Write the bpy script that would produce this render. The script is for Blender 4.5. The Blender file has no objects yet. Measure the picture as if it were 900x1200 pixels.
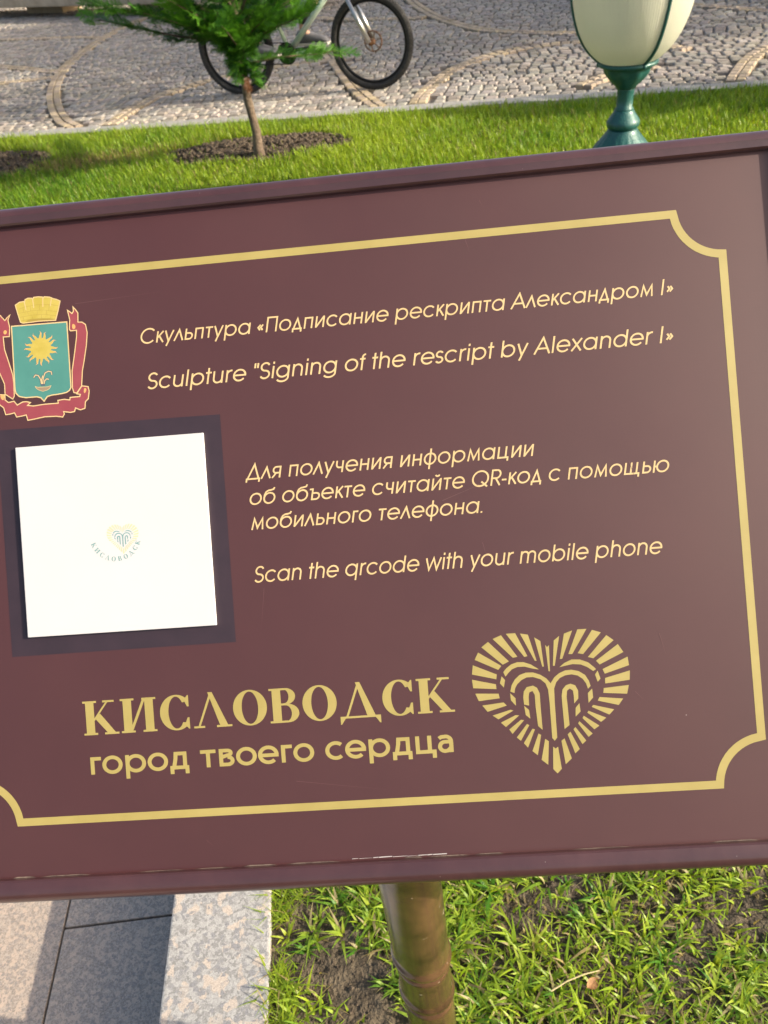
import bpy, bmesh, math, random
import numpy as np
from math import sin, cos, pi, radians as R_, sqrt, atan2
from mathutils import Vector, Matrix
random.seed(7)
rng = np.random.default_rng(7)
sc = bpy.context.scene
COL = sc.collection

# ------------------------------------------------------------------ camera
cd = bpy.data.cameras.new('camera'); cam = bpy.data.objects.new('camera', cd); COL.objects.link(cam)
cd.sensor_fit = 'VERTICAL'; cd.sensor_height = 36; cd.sensor_width = 27; cd.lens = 28.22
cd.clip_start = 0.02; cd.clip_end = 500
cam.matrix_world = Matrix(((0.9919, 0.1269, 0.0, 0.0), (-0.0804, 0.6284, -0.7737, 0.0), (-0.0982, 0.7674, 0.6335, 1.52), (0, 0, 0, 1)))
cd.dof.use_dof = True; cd.dof.focus_distance = 0.70; cd.dof.aperture_fstop = 17.0
sc.camera = cam
# ------------------------------------------------------------------ sky, sun, exposure
SUN_EL = R_(25.5); SX, SY = 0.967, -0.255
w = bpy.data.worlds.new('World'); sc.world = w; w.use_nodes = True
nt = w.node_tree; nt.nodes.clear()
sky = nt.nodes.new('ShaderNodeTexSky'); sky.sky_type = 'NISHITA'; sky.sun_disc = False
sky.sun_elevation = SUN_EL; sky.sun_rotation = atan2(SX, SY); sky.air_density = 1.0; sky.dust_density = 5.0; sky.ozone_density = 0.4
bg = nt.nodes.new('ShaderNodeBackground'); bg.inputs[1].default_value = 0.15
wo = nt.nodes.new('ShaderNodeOutputWorld'); nt.links.new(sky.outputs[0], bg.inputs[0]); nt.links.new(bg.outputs[0], wo.inputs[0])
sl = bpy.data.lights.new('sun', 'SUN'); so = bpy.data.objects.new('sun', sl); COL.objects.link(so)
sl.energy = 4.5; sl.angle = R_(0.53); sl.color = (1.0, 0.88, 0.70)
sv = Vector((SX * cos(SUN_EL), SY * cos(SUN_EL), sin(SUN_EL)))
so.rotation_euler = sv.to_track_quat('Z', 'Y').to_euler()
so.location = (12, -4, 9)
sc.view_settings.view_transform = 'Standard'; sc.view_settings.look = 'None'; sc.view_settings.gamma = 1; sc.view_settings.exposure = 0.78
sc.cycles.max_bounces = 8; sc.cycles.transparent_max_bounces = 12

# ------------------------------------------------------------------ helpers
def obj(name, v, f, mat=None, parent=None, smooth=False, col=None, kind=None, loc=None, label=None):
    me = bpy.data.meshes.new(name)
    v = np.asarray(v, dtype=np.float64)
    me.from_pydata(v.tolist() if len(v) else [], [], f)
    if mat: me.materials.append(mat)
    if smooth: me.polygons.foreach_set('use_smooth', [True] * len(me.polygons))
    if col is not None:
        a = me.color_attributes.new('col', 'FLOAT_COLOR', 'POINT'); c = np.ones((len(v), 4)); c[:, :3] = col; a.data.foreach_set('color', c.ravel())
    me.update()
    o = bpy.data.objects.new(name, me); COL.objects.link(o)
    if parent: o.parent = parent
    if loc: o.location = loc
    if kind: o['kind'] = kind
    if label: o['label'] = label
    return o

def fastmesh(name, v, tri, mat, parent=None, col=None, kind=None, smooth=False):
    """big triangle meshes from numpy arrays"""
    me = bpy.data.meshes.new(name); n = len(v); m = len(tri)
    me.vertices.add(n); me.vertices.foreach_set('co', np.asarray(v, np.float32).ravel())
    me.loops.add(m * 3); me.loops.foreach_set('vertex_index', np.asarray(tri, np.int32).ravel())
    me.polygons.add(m); me.polygons.foreach_set('loop_start', np.arange(0, m * 3, 3, dtype=np.int32))
    me.polygons.foreach_set('use_smooth', np.full(m, smooth, dtype=bool))
    me.update(calc_edges=True); me.materials.append(mat)
    if col is not None:
        a = me.color_attributes.new('col', 'FLOAT_COLOR', 'POINT'); c = np.ones((n, 4), np.float32); c[:, :3] = col; a.data.foreach_set('color', c.ravel())
    o = bpy.data.objects.new(name, me); COL.objects.link(o)
    if parent: o.parent = parent
    if kind: o['kind'] = kind
    return o

def thing(name, label, cat, loc=(0, 0, 0), rz=0.0, group=None):
    o = bpy.data.objects.new(name, None); COL.objects.link(o); o.location = loc; o.rotation_euler = (0, 0, rz)
    o.empty_display_size = 0.1
    o['label'] = label; o['category'] = cat
    if group: o['group'] = group
    return o

class MB:
    def __init__(s): s.v = []; s.f = []
    def add(s, v, f):
        b = len(s.v); s.v += [tuple(p) for p in v]; s.f += [tuple(i + b for i in q) for q in f]; return s
    def box(s, c, d, bev=0.0, M=None):
        bm = bmesh.new(); bmesh.ops.create_cube(bm, size=1)
        bmesh.ops.scale(bm, vec=d, verts=bm.verts)
        if bev: bmesh.ops.bevel(bm, geom=bm.edges[:], offset=bev, segments=2, profile=0.7, affect='EDGES')
        bmesh.ops.translate(bm, vec=c, verts=bm.verts)
        if M: bmesh.ops.transform(bm, matrix=M, verts=bm.verts)
        s.add([v.co[:] for v in bm.verts], [[v.index for v in f.verts] for f in bm.faces]) if not bm.verts.index_update() else 0
        bm.free(); return s
    def tube(s, pts, r, n=10, cap=True, ref=None, squash=1.0):
        pts = [Vector(p) for p in pts]; N = len(pts)
        rr = r if hasattr(r, '__len__') else [r] * N
        v = []; f = []; up = Vector(ref) if ref else None
        for i, p in enumerate(pts):
            t = (pts[min(i + 1, N - 1)] - pts[max(i - 1, 0)]).normalized()
            if up is None: up = t.orthogonal()
            a = (up - t * up.dot(t)).normalized(); b = t.cross(a); up = a
            for k in range(n):
                th = 2 * pi * k / n; v.append(p + (a * cos(th) + b * sin(th) * squash) * rr[i])
        for i in range(N - 1):
            for k in range(n):
                f.append((i * n + k, i * n + (k + 1) % n, (i + 1) * n + (k + 1) % n, (i + 1) * n + k))
        if cap: f.append(tuple(range(n - 1, -1, -1))); f.append(tuple(range((N - 1) * n, N * n)))
        return s.add(v, f)
    def lathe(s, prof, n=32, c=(0, 0, 0), flute=None, cap=True):
        v = []; f = []
        for (r, z) in prof:
            for k in range(n):
                th = 2 * pi * k / n; q = r * (1 + (flute(z, th) if flute else 0))
                v.append((c[0] + q * cos(th), c[1] + q * sin(th), c[2] + z))
        N = len(prof)
        for i in range(N - 1):
            for k in range(n): f.append((i * n + k, i * n + (k + 1) % n, (i + 1) * n + (k + 1) % n, (i + 1) * n + k))
        if cap:
            if prof[0][0] > 1e-4: f.append(tuple(range(n - 1, -1, -1)))
            if prof[-1][0] > 1e-4: f.append(tuple(range((N - 1) * n, N * n)))
        return s.add(v, f)
    def torus(s, c, Rr, r, ax='y', n=64, m=12, a0=0, a1=2 * pi):
        v = []; f = []; full = abs(a1 - a0 - 2 * pi) < 1e-6; K = n if full else n + 1
        for i in range(K):
            t = a0 + (a1 - a0) * i / n
            for k in range(m):
                q = 2 * pi * k / m; rad = Rr + r * cos(q); h = r * sin(q)
                p = {'y': (rad * cos(t), h, rad * sin(t)), 'z': (rad * cos(t), rad * sin(t), h)}[ax]
                v.append((c[0] + p[0], c[1] + p[1], c[2] + p[2]))
        for i in range(n):
            j = (i + 1) % K
            for k in range(m): f.append((i * m + k, i * m + (k + 1) % m, j * m + (k + 1) % m, j * m + k))
        return s.add(v, f)
    def build(s, name, mat, parent=None, smooth=False, **k):
        return obj(name, s.v, s.f, mat, parent, smooth, **k)

# ------------------------------------------------------------------ materials
def mat(name, base, rough=0.6, metal=0.0, spec=0.5, var=None, vscale=8.0, vdetail=6.0, bump=0.0, bscale=60.0, use_col=False, coat=0.0, specks=None):
    """procedural principled material: base colour, a second colour mixed by noise, bump, optional vertex tint"""
    m = bpy.data.materials.new(name); m.use_nodes = True; t = m.node_tree; b = t.nodes['Principled BSDF']
    L = t.links.new; tc = t.nodes.new('ShaderNodeTexCoord'); oc = tc.outputs['Object']
    b.inputs['Roughness'].default_value = rough; b.inputs['Metallic'].default_value = metal
    b.inputs['Specular IOR Level'].default_value = spec; b.inputs['Coat Weight'].default_value = coat; b.inputs['Coat Roughness'].default_value = 0.15
    col = None
    if use_col:
        a = t.nodes.new('ShaderNodeAttribute'); a.attribute_name = 'col'; col = a.outputs['Color']
    if var is not None:
        n = t.nodes.new('ShaderNodeTexNoise'); n.inputs['Scale'].default_value = vscale; n.inputs['Detail'].default_value = vdetail; n.inputs['Roughness'].default_value = 0.65
        L(oc, n.inputs['Vector'])
        r = t.nodes.new('ShaderNodeValToRGB'); r.color_ramp.elements[0].position = 0.36; r.color_ramp.elements[1].position = 0.64
        r.color_ramp.elements[0].color = (*base, 1); r.color_ramp.elements[1].color = (*var, 1); L(n.outputs['Fac'], r.inputs['Fac'])
        c2 = r.outputs['Color']
        if col is not None:
            mx = t.nodes.new('ShaderNodeMix'); mx.data_type = 'RGBA'; mx.blend_type = 'MULTIPLY'; mx.inputs[0].default_value = 1.0
            L(col, mx.inputs[6]); L(c2, mx.inputs[7]); col = mx.outputs[2]
        else: col = c2
    if specks:
        (sc_, thr, scol) = specks
        v = t.nodes.new('ShaderNodeTexNoise'); v.inputs['Scale'].default_value = sc_; v.inputs['Detail'].default_value = 2.0; L(oc, v.inputs['Vector'])
        rr = t.nodes.new('ShaderNodeValToRGB'); rr.color_ramp.elements[0].position = thr; rr.color_ramp.elements[1].position = thr + 0.03; L(v.outputs['Fac'], rr.inputs['Fac'])
        mx = t.nodes.new('ShaderNodeMix'); mx.data_type = 'RGBA'; L(rr.outputs['Color'], mx.inputs[0])
        if col is not None: L(col, mx.inputs[6])
        else: mx.inputs[6].default_value = (*base, 1)
        mx.inputs[7].default_value = (*scol, 1); col = mx.outputs[2]
    if col is not None: L(col, b.inputs['Base Color'])
    else: b.inputs['Base Color'].default_value = (*base, 1)
    if bump:
        n = t.nodes.new('ShaderNodeTexNoise'); n.inputs['Scale'].default_value = bscale; n.inputs['Detail'].default_value = 5; L(oc, n.inputs['Vector'])
        bp = t.nodes.new('ShaderNodeBump'); bp.inputs['Strength'].default_value = bump; bp.inputs['Distance'].default_value = 0.01
        L(n.outputs['Fac'], bp.inputs['Height']); L(bp.outputs[0], b.inputs['Normal'])
    return m

def leaf_mat(name, trans=0.35, rough=0.45, tint=(1.3, 1.25, 0.5)):
    m = bpy.data.materials.new(name); m.use_nodes = True; t = m.node_tree; b = t.nodes['Principled BSDF']; L = t.links.new
    a = t.nodes.new('ShaderNodeAttribute'); a.attribute_name = 'col'
    L(a.outputs['Color'], b.inputs['Base Color']); b.inputs['Roughness'].default_value = rough; b.inputs['Specular IOR Level'].default_value = 0.35
    tr = t.nodes.new('ShaderNodeBsdfTranslucent'); mx = t.nodes.new('ShaderNodeMixShader'); mx.inputs[0].default_value = trans
    mm = t.nodes.new('ShaderNodeMix'); mm.data_type = 'RGBA'; mm.blend_type = 'MULTIPLY'; mm.inputs[0].default_value = 1; mm.inputs[7].default_value = (*tint, 1)
    L(a.outputs['Color'], mm.inputs[6]); L(mm.outputs[2], tr.inputs['Color'])
    L(b.outputs[0], mx.inputs[1]); L(tr.outputs[0], mx.inputs[2]); L(mx.outputs[0], t.nodes['Material Output'].inputs['Surface'])
    return m

M_grass = leaf_mat('grass_blades', 0.42, 0.42)
M_fol = leaf_mat('conifer_foliage', 0.30, 0.5, (1.2, 1.3, 0.6))
M_leaf = leaf_mat('tree_leaves', 0.3)
M_nearsoil = mat('dry_soil', (0.050, 0.038, 0.025), 0.95, var=(0.125, 0.10, 0.068), vscale=40, bump=1.0, bscale=150)
M_soil = mat('soil', (0.030, 0.020, 0.013), 0.95, var=(0.085, 0.060, 0.040), vscale=35, bump=1.0, bscale=120)
M_lawnsoil = mat('lawn_soil', (0.028, 0.026, 0.012), 0.95, var=(0.060, 0.060, 0.022), vscale=14, bump=1.0, bscale=90)
M_clod = mat('soil_clods', (0.045, 0.032, 0.022), 0.95, var=(0.15, 0.115, 0.08), vscale=60, bump=0.8, bscale=300)
M_bark = mat('bark', (0.10, 0.070, 0.050), 0.9, var=(0.22, 0.165, 0.12), vscale=45, bump=1.0, bscale=140)
M_mortar = mat('joint_sand', (0.15, 0.135, 0.118), 0.95, var=(0.27, 0.24, 0.21), vscale=25, bump=0.6, bscale=200)
M_sett = mat('sett_stone', (0.80, 0.79, 0.77), 0.85, spec=0.25, var=(1.12, 1.10, 1.06), vscale=55, bump=0.6, bscale=160, use_col=True)
M_edge = mat('edging_stone', (0.28, 0.27, 0.255), 0.8, var=(0.40, 0.385, 0.36), vscale=30, bump=0.4, bscale=220)
M_concrete = mat('bench_stone', (0.42, 0.33, 0.23), 0.85, var=(0.55, 0.45, 0.32), vscale=5, bump=0.5, bscale=90)
M_dark = mat('black_rubber', (0.016, 0.016, 0.017), 0.72, var=(0.045, 0.042, 0.04), vscale=40, bump=0.4, bscale=150)
M_blackmetal = mat('black_metal', (0.018, 0.018, 0.02), 0.35, metal=0.6)
M_alloy = mat('brushed_alloy', (0.55, 0.55, 0.55), 0.32, metal=0.9, var=(0.42, 0.42, 0.43), vscale=40)
M_rust = mat('rusty_steel', (0.16, 0.07, 0.03), 0.7, metal=0.4, var=(0.27, 0.14, 0.07), vscale=80)
M_framepaint = mat('white_green_paint', (0.62, 0.68, 0.60), 0.3, var=(0.40, 0.55, 0.40), vscale=9, coat=0.4)
M_lamp = mat('green_cast_iron', (0.009, 0.075, 0.072), 0.42, metal=0.1, var=(0.018, 0.105, 0.098), vscale=14, bump=0.35, bscale=130, coat=0.2)

def granite(name, base, blotch, dark, scale, thr=0.5, rough=0.45):
    m = bpy.data.materials.new(name); m.use_nodes = True; t = m.node_tree; b = t.nodes['Principled BSDF']; L = t.links.new
    tc = t.nodes.new('ShaderNodeTexCoord'); oi = t.nodes.new('ShaderNodeObjectInfo')
    ad = t.nodes.new('ShaderNodeVectorMath'); ad.operation = 'ADD'; L(tc.outputs['Object'], ad.inputs[0])
    cmb = t.nodes.new('ShaderNodeMath'); cmb.operation = 'MULTIPLY'; cmb.inputs[1].default_value = 7.0; L(oi.outputs['Random'], cmb.inputs[0]); L(cmb.outputs[0], ad.inputs[1])
    v0 = ad.outputs[0]
    # warp so that crystals are uneven
    wn = t.nodes.new('ShaderNodeTexNoise'); wn.inputs['Scale'].default_value = scale * 1.2; wn.inputs['Detail'].default_value = 3; L(v0, wn.inputs['Vector'])
    wm = t.nodes.new('ShaderNodeVectorMath'); wm.operation = 'MULTIPLY_ADD'; L(wn.outputs['Color'], wm.inputs[0]); wm.inputs[1].default_value = (0.9 / scale,) * 3; L(v0, wm.inputs[2])
    def layer(sc_, lo, hi, c, prev, kind='vor'):
        if kind == 'vor':
            n = t.nodes.new('ShaderNodeTexVoronoi'); n.feature = 'SMOOTH_F1'; n.inputs['Smoothness'].default_value = 0.22; n.inputs['Scale'].default_value = sc_; L(wm.outputs[0], n.inputs['Vector'])
            s = t.nodes.new('ShaderNodeSeparateColor'); L(n.outputs['Color'], s.inputs[0]); o = s.outputs[0]
        else:
            n = t.nodes.new('ShaderNodeTexNoise'); n.inputs['Scale'].default_value = sc_; n.inputs['Detail'].default_value = 4; L(v0, n.inputs['Vector']); o = n.outputs['Fac']
        r = t.nodes.new('ShaderNodeMapRange'); r.inputs[1].default_value = lo; r.inputs[2].default_value = hi; L(o, r.inputs[0])
        mx = t.nodes.new('ShaderNodeMix'); mx.data_type = 'RGBA'; L(r.outputs[0], mx.inputs[0])
        if isinstance(prev, tuple): mx.inputs[6].default_value = (*prev, 1)
        else: L(prev, mx.inputs[6])
        mx.inputs[7].default_value = (*c, 1); return mx.outputs[2]
    c = layer(scale * 3.2, 0.3, 0.9, tuple(x * 0.62 for x in base), base)
    c = layer(scale, thr, thr + 0.12, blotch, c)
    c = layer(scale * 2.1, 0.76, 0.88, dark, c)
    c = layer(scale * 6, 0.35, 0.75, tuple(x * 0.72 for x in base), c, 'n') if False else c
    sp = t.nodes.new('ShaderNodeTexNoise'); sp.inputs['Scale'].default_value = scale * 9; sp.inputs['Detail'].default_value = 5; L(v0, sp.inputs['Vector'])
    rg = t.nodes.new('ShaderNodeMapRange'); rg.inputs[1].default_value = 0.3; rg.inputs[2].default_value = 0.7; rg.inputs[3].default_value = 0.66; rg.inputs[4].default_value = 1.2; L(sp.outputs['Fac'], rg.inputs[0])
    mu = t.nodes.new('ShaderNodeVectorMath'); mu.operation = 'SCALE'; L(c, mu.inputs[0]); L(rg.outputs[0], mu.inputs['Scale'])
    L(mu.outputs[0], b.inputs['Base Color']); b.inputs['Roughness'].default_value = rough
    bp = t.nodes.new('ShaderNodeBump'); bp.inputs['Strength'].default_value = 0.25; bp.inputs['Distance'].default_value = 0.002; L(sp.outputs['Fac'], bp.inputs['Height']); L(bp.outputs[0], b.inputs['Normal'])
    return m
M_slab = granite('red_grey_granite', (0.47, 0.395, 0.33), (0.53, 0.42, 0.335), (0.30, 0.265, 0.24), 125, 0.60)
M_kerb = granite('pale_grey_granite', (0.42, 0.415, 0.405), (0.50, 0.435, 0.375), (0.27, 0.27, 0.28), 62, 0.70)

def sign_mat():
    m = bpy.data.materials.new('printed_brown_vinyl'); m.use_nodes = True; t = m.node_tree; b = t.nodes['Principled BSDF']; L = t.links.new
    tc = t.nodes.new('ShaderNodeTexCoord'); oc = tc.outputs['Object']
    n = t.nodes.new('ShaderNodeTexNoise'); n.inputs['Scale'].default_value = 5.0; n.inputs['Detail'].default_value = 8; n.inputs['Roughness'].default_value = .7; L(oc, n.inputs['Vector'])
    r = t.nodes.new('ShaderNodeValToRGB'); r.color_ramp.elements[0].position = .3; r.color_ramp.elements[1].position = .7
    r.color_ramp.elements[0].color = (0.050, 0.0112, 0.0124, 1); r.color_ramp.elements[1].color = (0.060, 0.0145, 0.0156, 1); L(n.outputs['Fac'], r.inputs['Fac'])
    # fine woven relief of the vinyl, two crossed waves
    ws = []
    for d in ('X', 'Y'):
        wv = t.nodes.new('ShaderNodeTexWave'); wv.bands_direction = d; wv.inputs['Scale'].default_value = 113; wv.inputs['Distortion'].default_value = 5.0; wv.inputs['Detail'].default_value = 2.0; wv.inputs['Detail Scale'].default_value = 3; L(oc, wv.inputs['Vector']); ws.append(wv)
    ma = t.nodes.new('ShaderNodeMath'); ma.operation = 'ADD'; L(ws[0].outputs['Fac'], ma.inputs[0]); L(ws[1].outputs['Fac'], ma.inputs[1])
    mr = t.nodes.new('ShaderNodeMapRange'); mr.inputs[1].default_value = 0; mr.inputs[2].default_value = 2; mr.inputs[3].default_value = 0.993; mr.inputs[4].default_value = 1.007; L(ma.outputs[0], mr.inputs[0])
    sc1 = t.nodes.new('ShaderNodeVectorMath'); sc1.operation = 'SCALE'; L(r.outputs[0], sc1.inputs[0]); L(mr.outputs[0], sc1.inputs['Scale'])
    # dust specks and faint long scratches
    d = t.nodes.new('ShaderNodeTexVoronoi'); d.inputs['Scale'].default_value = 34; L(oc, d.inputs['Vector'])
    dr = t.nodes.new('ShaderNodeMapRange'); dr.inputs[1].default_value = 0.028; dr.inputs[2].default_value = 0.015; L(d.outputs['Distance'], dr.inputs[0])
    sep = t.nodes.new('ShaderNodeSeparateColor'); L(d.outputs['Color'], sep.inputs[0])
    g = t.nodes.new('ShaderNodeMath'); g.operation = 'GREATER_THAN'; g.inputs[1].default_value = 0.86; L(sep.outputs[1], g.inputs[0])
    mm = t.nodes.new('ShaderNodeMath'); mm.operation = 'MULTIPLY'; L(dr.outputs[0], mm.inputs[0]); L(g.outputs[0], mm.inputs[1])
    ms = t.nodes.new('ShaderNodeMath'); ms.operation = 'MULTIPLY'; ms.inputs[1].default_value = 0.6; L(mm.outputs[0], ms.inputs[0])
    mx = t.nodes.new('ShaderNodeMix'); mx.data_type = 'RGBA'; L(ms.outputs[0], mx.inputs[0]); L(sc1.outputs[0], mx.inputs[6]); mx.inputs[7].default_value = (0.55, 0.5, 0.47, 1)
    L(mx.outputs[2], b.inputs['Base Color'])
    n2 = t.nodes.new('ShaderNodeTexNoise'); n2.inputs['Scale'].default_value = 9; n2.inputs['Detail'].default_value = 6; L(oc, n2.inputs['Vector'])
    r2 = t.nodes.new('ShaderNodeMapRange'); r2.inputs[3].default_value = 0.46; r2.inputs[4].default_value = 0.60; L(n2.outputs['Fac'], r2.inputs[0]); L(r2.outputs[0], b.inputs['Roughness'])
    bp = t.nodes.new('ShaderNodeBump'); bp.inputs['Strength'].default_value = 0.015; bp.inputs['Distance'].default_value = 0.0003; L(ma.outputs[0], bp.inputs['Height']); L(bp.outputs[0], b.inputs['Normal'])
    b.inputs['Specular IOR Level'].default_value = 0.75
    b.inputs['Sheen Weight'].default_value = 0.14; b.inputs['Sheen Roughness'].default_value = 0.4; b.inputs['Sheen Tint'].default_value = (1, 0.93, 0.93, 1)
    return m
M_panel = sign_mat()
M_gold = mat('gold_print', (0.33, 0.265, 0.072), 0.5, spec=0.9, var=(0.37, 0.30, 0.09), vscale=20)
M_cream = mat('pale_gold_print', (0.55, 0.41, 0.20), 0.45, var=(0.60, 0.45, 0.23), vscale=20)
M_rail = mat('burgundy_gloss_paint', (0.050, 0.019, 0.021), 0.36, var=(0.068, 0.027, 0.028), vscale=12, coat=0.7, bump=0.06, bscale=60, specks=(420, 0.79, (0.35, 0.32, 0.3)))
M_ledge = mat('grime_line', (0.20, 0.16, 0.13), 0.8, var=(0.05, 0.03, 0.03), vscale=60)
M_white = mat('white_enamel', (0.54, 0.54, 0.56), 0.4, var=(0.57, 0.57, 0.58), vscale=6)
M_darkprint = mat('dark_plum_print', (0.026, 0.016, 0.024), 0.5, var=(0.034, 0.020, 0.029), vscale=30)
M_teal = mat('teal_print', (0.058, 0.205, 0.18), 0.5, var=(0.07, 0.23, 0.20), vscale=30)
M_red = mat('rose_red_print', (0.235, 0.042, 0.058), 0.5, var=(0.265, 0.055, 0.068), vscale=30)
M_yellow = mat('yellow_print', (0.40, 0.32, 0.05), 0.5, var=(0.47, 0.38, 0.085), vscale=60)
M_orange = mat('orange_print', (0.62, 0.33, 0.12), 0.5)
M_slate = mat('slate_print', (0.07, 0.10, 0.13), 0.5)
M_olive = mat('olive_line_print', (0.30, 0.22, 0.04), 0.5)
M_paleyellow = mat('pale_yellow_print', (0.56, 0.53, 0.33), 0.5)
M_palegreen = mat('grey_teal_print', (0.17, 0.32, 0.32), 0.5)
M_post = mat('weathered_brown_paint', (0.055, 0.030, 0.018), 0.20, metal=0.35, var=(0.16, 0.088, 0.046), vscale=22, bump=0.08, bscale=45, coat=0.35, specks=(70, 0.70, (0.5, 0.42, 0.33)))
M_cloth = mat('dark_trousers', (0.018, 0.019, 0.024), 0.9, var=(0.03, 0.03, 0.036), vscale=30, bump=0.4, bscale=60)
M_shirt = mat('grey_blue_shirt', (0.10, 0.14, 0.20), 0.9, var=(0.13, 0.17, 0.24), vscale=20, bump=0.4, bscale=50)
M_skin = mat('skin', (0.52, 0.31, 0.22), 0.55, var=(0.56, 0.35, 0.25), vscale=20)
M_hair = mat('brown_hair', (0.04, 0.025, 0.015), 0.7, var=(0.07, 0.045, 0.03), vscale=70, bump=0.5, bscale=120)
M_shoe = mat('grey_shoe', (0.11, 0.112, 0.125), 0.8, var=(0.16, 0.162, 0.18), vscale=30)
M_sole = mat('pale_sole', (0.5, 0.48, 0.44), 0.7)
def glass_mat():
    m = bpy.data.materials.new('frosted_polycarbonate'); m.use_nodes = True; t = m.node_tree; b = t.nodes['Principled BSDF']; L = t.links.new
    b.inputs['Base Color'].default_value = (0.90, 0.91, 0.82, 1); b.inputs['Transmission Weight'].default_value = 0.55; b.inputs['Roughness'].default_value = 0.28; b.inputs['IOR'].default_value = 1.2
    b.inputs['Specular IOR Level'].default_value = 0.6
    tr = t.nodes.new('ShaderNodeBsdfTranslucent'); tr.inputs[0].default_value = (0.9, 0.9, 0.82, 1)
    mx = t.nodes.new('ShaderNodeMixShader'); mx.inputs[0].default_value = 0.30
    L(b.outputs[0], mx.inputs[1]); L(tr.outputs[0], mx.inputs[2]); L(mx.outputs[0], t.nodes['Material Output'].inputs['Surface'])
    tc = t.nodes.new('ShaderNodeTexCoord'); sx = t.nodes.new('ShaderNodeSeparateXYZ'); L(tc.outputs['Object'], sx.inputs[0])
    at = t.nodes.new('ShaderNodeMath'); at.operation = 'ARCTAN2'; L(sx.outputs[1], at.inputs[0]); L(sx.outputs[0], at.inputs[1])
    m1 = t.nodes.new('ShaderNodeMath'); m1.operation = 'MULTIPLY'; m1.inputs[1].default_value = 150.0; L(at.outputs[0], m1.inputs[0])
    si = t.nodes.new('ShaderNodeMath'); si.operation = 'SINE'; L(m1.outputs[0], si.inputs[0])
    bp = t.nodes.new('ShaderNodeBump'); bp.inputs['Strength'].default_value = 0.5; bp.inputs['Distance'].default_value = 0.002; L(si.outputs[0], bp.inputs['Height']); L(bp.outputs[0], b.inputs['Normal'])
    return m
M_glass = glass_mat()

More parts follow.
